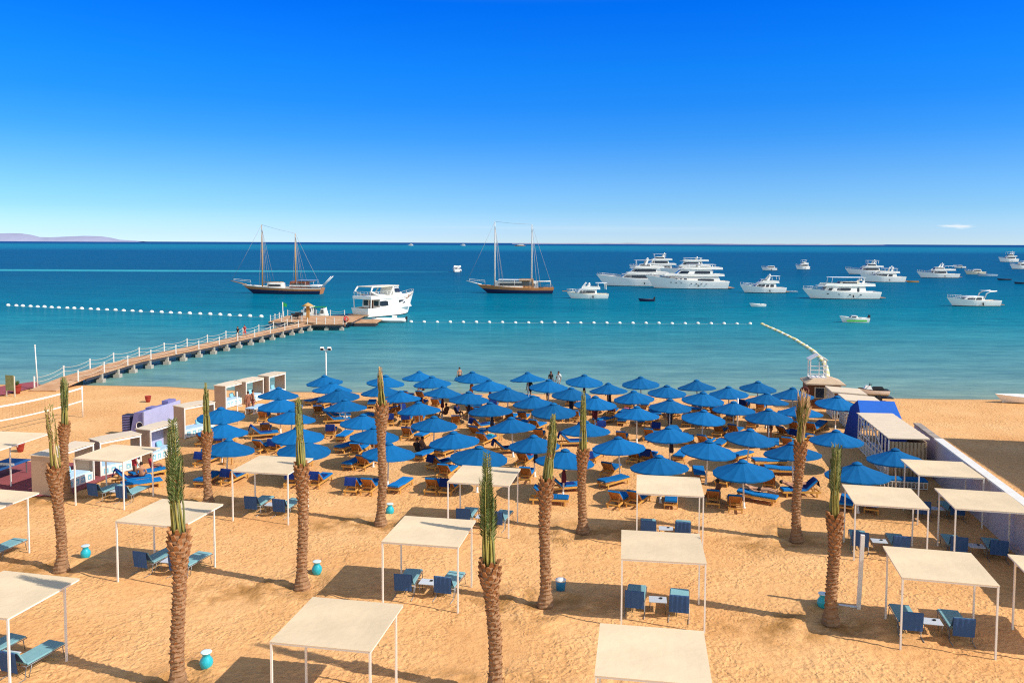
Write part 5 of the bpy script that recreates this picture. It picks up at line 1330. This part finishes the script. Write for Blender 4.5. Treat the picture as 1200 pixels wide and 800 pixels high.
yacht(y_, 7.2, 3.4, 1.6, 2.2, [D(-.4, .25, .85, 1.5, .9, .2, W1, (-.4, .1)), D(-.2, .1, .6, 1.2, .6, .1)], None, (-.3, .1, .6, .8), None)
y_ = boat('motor_yacht', 1014, 321.5, 176, 'white yacht behind another at right with long pointed bow', 'yacht')
yacht(y_, 18, 5, 1.6, 2.8, [D(-.32, .16, .8, 1.9, 1.6, .4, W1, (-.4, .1)), D(-.24, .02, .7, 1.6, 1.2, .3)], None, (-.3, .0, .6, 1.2), (-.2, .6, 1.2))
y_ = boat('motor_yacht', 1033, 330.5, 178, 'white flybridge yacht beside the orange canoe', 'yacht')
yacht(y_, 15.6, 4.6, 1.9, 3.1, [D(-.30, .24, .84, 1.6, 2.0, .3, [(.2, .4, .3, .75), (.46, .95, .3, .8)], (-.36, .16))], None, (-.32, .0, .7, 1.5), (-.20, .7, 2.0))
y_ = boat('motor_yacht', 1098, 325.5, 179, 'white yacht with bare upper deck left of a cream speedboat', 'yacht')
yacht(y_, 16.5, 4.6, 1.6, 2.6, [D(-.20, .16, .8, 1.6, .9, .3, W1, (-.40, .16)), D(-.14, .10, .6, 1.3, .8, .1)], None, (-.42, -.2, .7, .4), (-.1, .5, 1.2), 0)
y_ = boat('express_cruiser', 1139, 358.5, 180, 'low white express cruiser with curved radar arch at right', 'boat')
yacht(y_, 11.2, 3.6, 1.25, 1.9, [D(-.18, .26, .80, 1.15, 1.6, .1, [(.15, .46, .3, .75), (.5, .9, .3, .7)])], None, None, None, 0)
mb = MB()
for s_ in (-1, 1): mb.tube([(-2.0, s_ * 1.4, 1.9), (-2.3, s_ * 1.35, 2.8), (-3.2, s_ * 1.3, 3.25), (-4.6, s_ * 1.2, 3.35)], .13, 6)
mb.box((-3.4, 0, 3.36), (2.2, 2.5, .08)).build('radar_arch', gel, y_)
y_ = boat('motor_boat', 1124, 314.3, 175, 'tiny white speedboat far off between two yachts at right', 'boat', 'small distant boats')
yacht(y_, 6.6, 2.6, 1.0, 1.4, [D(-.2, .15, .8, .9, .8, .2)], None, None, None)
y_ = boat('motor_boat', 1142, 321.5, 178, 'cream sport boat with rounded cabin at far right', 'boat', 'small distant boats')
yacht(y_, 9, 3, 1.2, 1.7, [D(-.3, .22, .8, 1.3, 1.8, .5)], [gel_cream, gel_cream, gel_cream, gel_cream], None, None)
y_ = boat('motor_boat', 1156, 323.7, 182, 'low pale blue open boat alongside the cream sport boat', 'boat', 'small distant boats'); dinghy(y_, 8.6, 2.4, .8, M('pale_blue_hull', (.32, .45, .55), .5))
y_ = boat('barge', 1176, 328.2, 180, 'low dark barge at far right', 'boat', 'small distant boats'); dinghy(y_, 5.2, 2, .45, M('dark_hull', (.03, .035, .06), .5), M('dark_hull', (.03, .035, .06)))
y_ = boat('barge', 1197, 332.6, 180, 'low grey barge touching the right edge', 'boat', 'small distant boats'); dinghy(y_, 5.6, 2, .5, M('dark_hull', (.03, .035, .06)), M('grey_deck', (.2, .22, .25)))
y_ = boat('motor_yacht', 1181, 307, 180, 'small white yacht near horizon at far right', 'yacht', None)
yacht(y_, 15, 5, 2.4, 3.6, [D(-.34, .2, .85, 2.2, 1.6, .3, W1, (-.4, .1)), D(-.25, .05, .7, 2.0, 1.2, .3)], None, (-.3, .1, .6, 1.6), (-.2, .6, 1.6))
y_ = boat('motor_yacht', 1196, 315.3, 182, 'white boat with dark stripe cut by the right edge', 'yacht', None)
yacht(y_, 12.5, 4, 1.8, 2.8, [D(-.3, .15, .8, 1.6, 1.2, .3, W1, (-.35, .1))], [gel, navy_hull, gel, gel], (-.3, .0, .7, 1.3), None)
y_ = boat('canoe', 1069, 330.8, 181, 'small orange canoe beside the white flybridge yacht', 'boat', None); dinghy(y_, 4.4, 1.2, .45, M('orange_hull', (.55, .27, .07), .5), M('orange_hull', (.55, .27, .07)))
y_ = boat('speedboat', 1000.5, 377.5, 176, 'white and green speedboat with black outboard motor', 'boat', None)
dinghy(y_, 4.9, 1.8, .75, gel, gel, True); 
MB().box((-.2, .905, .33), (3.4, .02, .26)).box((-.2, -.905, .33), (3.4, .02, .26)).build('green_stripe', M('green_paint', (.05, .48, .06), .5), y_)
house(y_, -.5, .9, 1.3, .72, .42, .5, .1, 'console', gel, [(.2, .9, .3, .9)])
y_ = boat('dinghy', 887.5, 359, 182, 'small plain white dinghy below the flybridge cruiser', 'boat', 'empty dinghies'); dinghy(y_, 3.5, 1.5, .5, gel)
y_ = boat('dinghy', 757, 353, 177, 'small dark dinghy below the big yachts', 'boat', 'empty dinghies'); dinghy(y_, 3.7, 1.5, .5, navy_hull, M('grey_deck', (.2, .22, .25)), True)
y_ = boat('dinghy', 927, 342.5, 180, 'low pale dinghy trailing behind the white flybridge cruiser', 'boat', 'empty dinghies'); dinghy(y_, 3.4, 1.4, .35, M('pale_blue_hull', (.32, .45, .55)))
y_ = boat('motor_boat', 535, 318.8, 255, 'small white and dark blue boat seen end on, left of the brown schooner', 'boat', None)
yacht(y_, 6.2, 3.2, 1.1, 1.6, [D(-.30, .15, .8, 1.3, .6, .1, W1, (-.4, .1))], [gel, navy_hull, gel, gel], None, None, 0, False)
for px, py, L_2, lab in ((481, 287.9, 24, 'white ship on the horizon, leftmost of three'), (542.5, 288, 22, 'white ship on the horizon between the two schooners'), (609, 288.6, 46, 'long reddish and white ship on the horizon behind the brown schooner masts')):
    y_ = boat('distant_ship', px, py, 180, lab, 'ship', 'ships on the horizon')
    yacht(y_, L_2, 8, 3, 4.5, [D(-.4, .25, .85, 3, 2, 1, W1, None), D(-.3, .1, .7, 2.6, 2, 1)], [M('rusty_hull', (.35, .15, .12)), antifoul, gel, gel] if L_2 > 40 else None, None, None, 0, False, False)
# --- yacht moored at the jetty head, stern to us
sp0 = pt(424, 372, SEA_Z); hd = 54
y_ = empty('moored_yacht', (sp0.x + 6.6 * math.cos(R(hd)) - .1, sp0.y + 6.6 * math.sin(R(hd)), SEA_Z), R(hd), 'tall white motor yacht moored stern on at the end of the jetty', 'yacht')
Lm, Bm = 14.0, 4.8
add_hull(y_, Lm, Bm, 1.6, 4.1, [gel, antifoul, gel, boat_wood], fine=2.8)
house(y_, -.30 * Lm, .34 * Lm, Bm * .94, 1.5, 1.75, 1.8, .1, 'cabin', gel, [(.0, .26, .25, .80), (.62, .82, .40, .78)], .97)
MB().box((-.302 * Lm, -.1, 2.25), (.03, .9, 1.4)).build('saloon_door', M('door_brown', (.20, .07, .03), .5), y_)
for s_ in (-1, 1): MB().box((-.302 * Lm, s_ * 1.35, 2.45), (.03, 1.1, .95)).build('aft_window', glass, y_)
slab(y_, -.46 * Lm, .26 * Lm, Bm * .98, 3.26, 'flybridge_deck', gel, .55, .3)
for s_ in (-1, 1): MB().bar((-.45 * Lm, s_ * Bm * .44, 1.5), (-.45 * Lm, s_ * Bm * .46, 3.3), .12, .14).build('pillar', gel, y_)
house(y_, -.02 * Lm, .18 * Lm, Bm * .74, 3.82, 1.35, .9, .2, 'wheelhouse', gel, [(.12, .9, .3, .9)])
slab(y_, -.40 * Lm, .12 * Lm, Bm * .80, 5.35, 'hardtop', gel_cream, .16, .3)
mb = MB()
for s_ in (-1, 1):
    mb.tube([(-.20 * Lm, s_ * Bm * .46, 3.8), (-.34 * Lm, s_ * Bm * .45, 4.0), (-.44 * Lm, s_ * Bm * .43, 4.7), (-.40 * Lm, s_ * Bm * .39, 5.42)], .16, 8)
    mb.bar((-.10 * Lm, s_ * Bm * .42, 3.8), (-.02 * Lm, s_ * Bm * .38, 5.36), .16, .2)
mb.build('side_arch', gel, y_)
rail(y_, [(-.40 * Lm + .08 * Lm * i, s_ * Bm * .46, 3.80) for s_ in (-1,) for i in range(5)], .8)
rail(y_, [(-.45 * Lm, -Bm * .44 + Bm * .88 * i / 5, 3.80) for i in range(6)], .8)
MB().box((.02 * Lm, -Bm * .28, 4.3), (.5, .5, 1.0)).box((-.2 * Lm, .8, 4.1), (1.6, .6, .5)).build('seat', M('grey_seat', (.45, .45, .48), .7), y_)
bow_rail(y_, Lm, Bm, 1.6, 4.1, .12, 2.8)
slab(y_, -.57 * Lm, -.47 * Lm, Bm * .86, .45, 'swim_platform', boat_wood, .1, 0)
MB().box((-.47 * Lm, 0, 1.1), (.12, Bm * .86, 1.0)).build('transom', gel, y_)
p = pt(456, 377.5, SEA_Z)
y_ = empty('inflatable_boat', p, R(184), 'grey white inflatable boat with outboard beside the moored yacht', 'boat'); dinghy(y_, 5.6, 2.0, .42, M('rib_grey', (.55, .54, .52), .6), M('grey_deck', (.2, .22, .25)), True, True)
MB().box((-.9, 0, .75), (.8, .6, .7)).build('console', gel, y_)
p = pt(381, 368.5, SEA_Z)
y_ = empty('glass_bottom_boat', (p.x + .3, 139.5, SEA_Z), R(178), 'small white cabin boat with green canopy behind the jetty head', 'boat')
add_hull(y_, 4.9, 2.4, .9, 1.2, HM); house(y_, -.2, 1.9, 2.0, .85, 1.5, .5, .1, 'cabin', gel, [(.15, .8, .35, .85)]); slab(y_, -2.2, 0, 2.0, 2.2, 'canopy', M('green_cloth', (.01, .22, .06)), .07, 0)
house(y_, -2.4, -1.2, 2.0, .85, 1.2, .3, .3, 'aft_cabin', gel, [(.2, .8, .3, .8)])
for x in (-2.1, -.3):
    for s_ in (-1, 1): MB().tube([(x, s_ * .9, .8), (x, s_ * .9, 2.2)], .05, 5).build('pillar', gel, y_)
# --- craft on the sand at right
p = pt(1191, 471.5); y_ = empty('beached_boat', (p.x + .6, p.y, .10), R(176), 'white boat pulled up on sand at the right edge', 'boat'); dinghy(y_, 4.6, 1.7, .42, gel, gel)
p = pt(1026, 471); y_ = empty('jet_ski', (p.x, p.y + .5, .62), R(172), 'white and dark jet ski standing on a trailer behind the cabanas', 'jet ski'); y_.scale = (.8, .8, .8)
add_hull(y_, 3.1, 1.15, .42, .6, [gel, gel_cream, dark, dark], keel=.25)
MB().box((-.45, 0, .58), (1.3, .4, .32), 0, None, .7).build('saddle', dark, y_); MB().box((.55, 0, .62), (.9, .5, .42), 0, None, .5).build('cowl', gel, y_)
MB().tube([(.25, -.38, 1.0), (.35, 0, .92), (.25, .38, 1.0)], .045, 6).tube([(.45, 0, .6), (.35, 0, .92)], .05, 6).build('handlebar', dark, y_)
p2 = Vector((p.x, p.y + .5, 0)); t_ = empty('boat_trailer', p2, R(172), 'dark trailer under the jet ski', 'trailer')
MB().box((0, 0, .33), (3.0, .9, .08)).box((2.0, 0, .33), (1.2, .08, .08)).build('frame', dark, t_)
for s_ in (-1, 1): MB().tube([(-.3, s_ * .55, .25), (-.3, s_ * .68, .25)], .25, 14).build('wheel', dark, t_)
p = pt(1006, 467); y_ = empty('beached_kayak', (p.x, p.y + .8, .12), R(160), 'white kayak lying on sand beside the jet ski', 'kayak'); dinghy(y_, 3.2, .9, .45, gel, gel, bench=False)
# ------------------------------------------------------------------ people
skin_m = M('skin', (.42, .20, .12), .6, .06, 8, spec=.3, objcol=True, rnd=0)
hair_m = M('hair', (.03, .018, .01), .7, .2, 20, objcol=True, rnd=0)
garment_m = M('garment', (.1, .1, .1), .85, .12, 12, objcol=True, rnd=0)
JN = ['pelvis', 'spine', 'chest', 'neck', 'head', 'crown', 'shL', 'elL', 'wrL', 'shR', 'elR', 'wrR', 'hiL', 'knL', 'anL', 'toL', 'hiR', 'knR', 'anR', 'toR']
BONES = [(0, 1), (1, 2), (2, 3), (3, 4), (4, 5), (2, 6), (6, 7), (7, 8), (2, 9), (9, 10), (10, 11), (0, 12), (12, 13), (13, 14), (14, 15), (0, 16), (16, 17), (17, 18), (18, 19)]
RAD = [.125, .115, .135, .055, .085, .075, .062, .044, .030, .062, .044, .030, .090, .058, .040, .032, .090, .058, .040, .032]
def mirror(sh, el, wr, hi, kn, an, to):
    f = lambda p: (-p[0], p[1], p[2])
    return [sh, el, wr], [f(sh), f(el), f(wr)], [hi, kn, an, to], [f(hi), f(kn), f(an), f(to)]
def pose_std(core, armL, armR, legL, legR): return [Vector(p) for p in core + armL + armR + legL + legR]
a, b_, c, d = mirror((.18, -.01, 1.41), (.24, -.03, 1.13), (.24, .10, .89), (.095, 0, .90), (.11, .02, .49), (.11, -.03, .08), (.13, .13, .035))
POSES = {'stand': pose_std([(0, 0, .95), (0, 0, 1.15), (0, -.01, 1.36), (0, 0, 1.50), (0, .02, 1.58), (0, .02, 1.68)], a, b_, c, d)}
POSES['walk'] = pose_std([(0, 0, .94), (0, .01, 1.15), (0, .02, 1.36), (0, .04, 1.50), (0, .06, 1.58), (0, .06, 1.68)],
    [(.18, .02, 1.41), (.23, -.14, 1.15), (.22, -.10, .91)], [(-.18, .02, 1.41), (-.23, .12, 1.16), (-.20, .30, .98)],
    [(.095, 0, .90), (.10, .20, .51), (.10, .22, .08), (.11, .38, .05)], [(-.095, 0, .90), (-.10, -.05, .49), (-.10, -.30, .13), (-.11, -.18, .035)])
a, b_, c, d = mirror((.18, -.07, .92), (.25, .02, .66), (.20, .24, .58), (.095, .05, .47), (.13, .46, .60), (.14, .62, .22), (.15, .76, .16))
POSES['sit'] = pose_std([(0, 0, .50), (0, -.04, .68), (0, -.05, .88), (0, -.02, 1.02), (0, .02, 1.10), (0, .03, 1.20)], a, b_, c, d)
a, b_, c, d = mirror((.18, -.47, .60), (.27, -.22, .52), (.22, .02, .50), (.095, .05, .53), (.12, .48, .60), (.13, .88, .51), (.14, .95, .60))
POSES['lie'] = pose_std([(0, 0, .53), (0, -.2, .55), (0, -.42, .60), (0, -.56, .64), (0, -.64, .68), (0, -.74, .72)], a, b_, c, d)
def skin_body(P):
    me = bpy.data.meshes.new('tmp'); me.from_pydata([tuple(v) for v in P], BONES, []); o = bpy.data.objects.new('tmp', me); COL.objects.link(o)
    sk = o.modifiers.new('s', 'SKIN'); sk.use_smooth_shade = True
    for i, v in enumerate(me.skin_vertices[0].data): v.radius = (RAD[i], RAD[i] * (.78 if i in (0, 1, 2) else 1)); v.use_root = (i == 0)
    ss = o.modifiers.new('u', 'SUBSURF'); ss.levels = 2; ss.render_levels = 2
    dg = bpy.context.evaluated_depsgraph_get(); m2 = bpy.data.meshes.new_from_object(o.evaluated_get(dg))
    bpy.data.objects.remove(o); m2.name = 'body'
    return m2
def seg_d(p, a, b_):
    ab = b_ - a; t = max(0, min(1, (p - a).dot(ab) / ab.length_squared)); return (p - a - ab * t).length, t
def body_parts(P):
    me = skin_body(P)
    bm = bmesh.new(); bm.from_mesh(me)
    own = {}
    for f in bm.faces:
        c = f.calc_center_median(); best = min(((seg_d(c, P[x], P[y])[0] - .6 * (RAD[x] + RAD[y]) / 2, k) for k, (x, y) in enumerate(BONES))); own[f.index] = (best[1], seg_d(c, P[BONES[best[1]][0]], P[BONES[best[1]][1]])[1])
    # garments as a thin skin over the body
    def garment(sel, off):
        mb = MB(); m_ = {}
        for f in bm.faces:
            k, t = own[f.index]
            if sel(k, t):
                ids = []
                for v in f.verts:
                    if v.index not in m_: m_[v.index] = len(mb.v); mb.v.append(tuple(v.co + v.normal * off))
                    ids.append(m_[v.index])
                mb.f.append(ids); mb.m.append(0); mb.sm.append(True)
        return mb
    g = {'shorts': garment(lambda k, t: k in (11, 15) or (k == 0 and t < .45) or (k in (12, 16) and t < .55), .014),
         'trunks': garment(lambda k, t: k in (11, 15) or (k == 0 and t < .25) or (k in (12, 16) and t < .12), .010),
         'shirt': garment(lambda k, t: k in (0, 1, 5, 8) or (k == 2 and t < .35) or (k in (6, 9) and t < .6), .016),
         'robe': garment(lambda k, t: k in (0, 1, 5, 8, 6, 9, 11, 15, 12, 16) or (k == 2 and t < .35) or (k in (13, 17) and t < .8) or (k in (7, 10) and t < .8), .03)}
    g = {k: v.mesh(k, garment_m) for k, v in g.items() if v.f}
    # face and hands on the body mesh
    up = (P[5] - P[4]).normalized(); fw = Vector((0, 1, 0)) - up * up.y
    if fw.length < .5: fw = Vector((0, 0, 1)) - up * up.z
    fw.normalize(); rt = fw.cross(up)
    hc = P[4].lerp(P[5], .45)
    mb = MB(); mb.v = [tuple(v.co) for v in bm.verts]; mb.f = [[v.index for v in f.verts] for f in bm.faces]; mb.m = [0] * len(mb.f); mb.sm = [True] * len(mb.f)
    mb.tube([hc + fw * .07 + up * .03, hc + fw * .105 - up * .015, hc + fw * .08 - up * .03], [.010, .018, .012], 6)
    for s_ in (-1, 1): mb.ball(hc + rt * s_ * .085, .024, 0, 6, 5, (.6, 1, 1.3))
    for w_, e in ((8, 7), (11, 10)):
        d = (P[w_] - P[e]).normalized(); sd = d.cross(fw if abs(d.dot(fw)) < .9 else up).normalized(); pa = P[w_] + d * .05
        mb.tube([P[w_] - d * .01, pa, pa + d * .05], [.030, .040, .032], 8)
        cu = (fw * .5 + Vector((0, 0, -.2))).normalized()
        for q, ln in enumerate((.065, .075, .07, .055)):
            r0 = pa + d * .045 + sd * (q - 1.5) * .019; mb.tube([r0, r0 + d * ln * .5 + cu * .006, r0 + d * ln * .9 + cu * .022], [.010, .009, .007], 6)
        mb.tube([pa + sd * -.035, pa + sd * -.06 + d * .03, pa + sd * -.065 + d * .06], [.013, .011, .008], 6)
    body = mb.mesh('body', skin_m)
    hb = MB(); hb.ball(hc + up * .03 - fw * .022, .098, 0, 10, 8); hair = hb.mesh('hair', hair_m)
    eb = MB().ball(hc + fw * .088 + up * .018 + rt * .032, .010, 0, 6, 4).mesh('eye', M('eye_dark', (.02, .012, .01), .3))
    eb2 = MB().ball(hc + fw * .088 + up * .018 - rt * .032, .010, 0, 6, 4).mesh('eye', MATS['eye_dark'])
    mo = MB().tube([hc + fw * .086 - up * .052 + rt * .022, hc + fw * .092 - up * .054, hc + fw * .086 - up * .052 - rt * .022], .006, 5).mesh('mouth', M('lips', (.25, .06, .05), .5))
    bm.free()
    return dict(body=body, hair=hair, eye=eb, eye2=eb2, mouth=mo, **g)
BODY = {k: body_parts(P) for k, P in POSES.items()}
SK = [(.45, .22, .13, 1), (.30, .13, .07, 1), (.20, .08, .045, 1), (.52, .28, .17, 1)]
def person(loc, rz, pose, lab, wear, skin=0, hair=(.03, .018, .01, 1), group='people on the beach', s=1.):
    r_ = empty('person', loc, rz, lab, 'person', group); r_.scale = (s, s, s)
    B = BODY[pose]
    def put(nm, me, col):
        o = bpy.data.objects.new(nm, me); COL.objects.link(o); o.parent = r_; o.color = col
    put('body', B['body'], SK[skin]); put('hair', B['hair'], hair); put('eye', B['eye'], hair); put('eye', B['eye2'], hair); put('mouth', B['mouth'], hair)
    for nm, col in wear: put(nm, B[nm], (*col, 1))
    return r_
NAVY, BLACK, RED, WHITE, ORANGE, GREEN, BROWN = (.02, .03, .12), (.012, .012, .016), (.55, .05, .06), (.75, .74, .72), (.65, .20, .06), (.03, .12, .05), (.12, .05, .03)
pp = lambda px, py: pt(px, py)
for px, py, rz, pose, lab, wear, sk, sc_ in [
    (538.5, 451, .4, 'stand', 'bather in dark trunks standing in the shallows', [('trunks', BLACK)], 0, 1.0),
    (654.5, 455, 2.6, 'stand', 'person in white shirt standing at the water edge', [('shirt', WHITE), ('shorts', WHITE)], 1, 1.0),
    (645.5, 455, -2.6, 'stand', 'dark clothed person beside the one in white at the water edge', [('shirt', BLACK), ('shorts', NAVY)], 2, 1.0),
    (620.5, 468, .3, 'stand', 'person in black under a parasol of the shore row', [('shirt', BLACK), ('shorts', BLACK)], 1, 1.0),
    (552.5, 470, 1.2, 'stand', 'person wrapped in an orange robe near the shore', [('robe', ORANGE)], 0, .95),
    (713.5, 474, .2, 'stand', 'person in dark clothes by a pole in the third row', [('shirt', BLACK), ('shorts', BROWN)], 2, .95),
    (697, 496, 2.9, 'stand', 'person in a maroon robe standing among central loungers', [('robe', (.14, .02, .03))], 1, 1.0),
    (642, 472, 2.2, 'stand', 'person in a green shirt standing between shore parasols', [('shirt', GREEN), ('shorts', NAVY)], 2, .95),
    (669.5, 481, -.5, 'stand', 'person in a black robe under a centre parasol', [('robe', BLACK)], 2, .95),
    (785, 499, .6, 'stand', 'person in a dark blue robe right of centre', [('robe', (.02, .025, .06))], 1, 1.0),
    (901.5, 516, 2.4, 'stand', 'bare chested person standing among the right loungers', [('trunks', BROWN)], 1, 1.0),
    (279, 398.3, 2.8, 'walk', 'person in black walking along the jetty, left of two', [('shirt', BLACK), ('shorts', BLACK)], 0, 1.0),
    (287, 396.3, 2.8, 'walk', 'person in red walking along the jetty, right of two', [('shirt', RED), ('shorts', RED)], 0, 1.0),
    (404, 383, 1.0, 'stand', 'person in red at the corner of the jetty head', [('shirt', RED), ('shorts', BLACK)], 1, 1.0),
    (158, 562, -.6, 'stand', 'woman in a red bathing suit standing by left loungers', [('shirt', RED), ('trunks', RED)], 0, .97),
    (291, 484, .8, 'stand', 'person in a patterned brown robe before a water edge cabana', [('robe', (.30, .12, .07))], 0, .97),
    (296.5, 483, -.8, 'stand', 'person in red brown shorts beside a water edge cabana', [('shorts', (.30, .08, .05))], 0, 1.0)]:
    p = pp(px, py)
    if 'jetty' in lab: p = pt(px, py, .6)
    if 'shallows' in lab: p = pt(px, 451, -.75)
    if 'water edge' in lab and 'cabana' not in lab: p = pt(px, py, -.5); p.z = -.62
    person(p, rz, pose, lab, wear, sk, s=sc_)
for px, py, rz, pose, lab, wear, sk, dz in [
    (489, 535, -.5, 'sit', 'dark haired person sitting on a flat lounger, left of a pair', [('shirt', BLACK), ('trunks', BLACK)], 1, -.08),
    (495, 533.5, -.6, 'sit', 'tanned person sitting on a flat lounger, right of a pair', [('trunks', NAVY)], 1, -.08),
    (535.5, 490, -2.4, 'sit', 'dark clothed person sitting with back to us in mid beach', [('shirt', NAVY), ('shorts', BLACK)], 2, -.05),
    (523, 491, .9, 'sit', 'person in brown sitting low near a centre left parasol', [('shirt', BROWN), ('shorts', BROWN)], 1, -.05),
    (840.5, 589, .8, 'sit', 'silhouetted tanned person sitting on the lounger beside a front canopy', [('trunks', BLACK)], 2, -.05),
    (166, 567, .3, 'sit', 'bare backed man sitting on a blue lounger at left', [('trunks', NAVY)], 0, -.05),
    (178, 556, -.9, 'sit', 'person in red swimwear sitting on the rear left lounger', [('trunks', RED), ('shirt', RED)], 1, -.05),
    (889, 584.5, -1.95, 'lie', 'sunbather lying on the lounger below the front right parasol', [('trunks', BLACK)], 3, -.03),
    (931, 578.5, -1.5, 'lie', 'sunbather in red trunks lying behind the splayed palm', [('trunks', RED)], 0, -.03),
    (497, 462, 1.2, 'sit', 'pale person reclining near the shore at centre left', [('trunks', BLACK)], 3, -.05),
    (860, 571, -.6, 'sit', 'person half hidden under the front right parasol', [('shirt', (.25, .30, .05))], 0, -.05)]:
    p = pp(px, py); p.z = dz; person(p, rz, pose, lab, wear, sk)
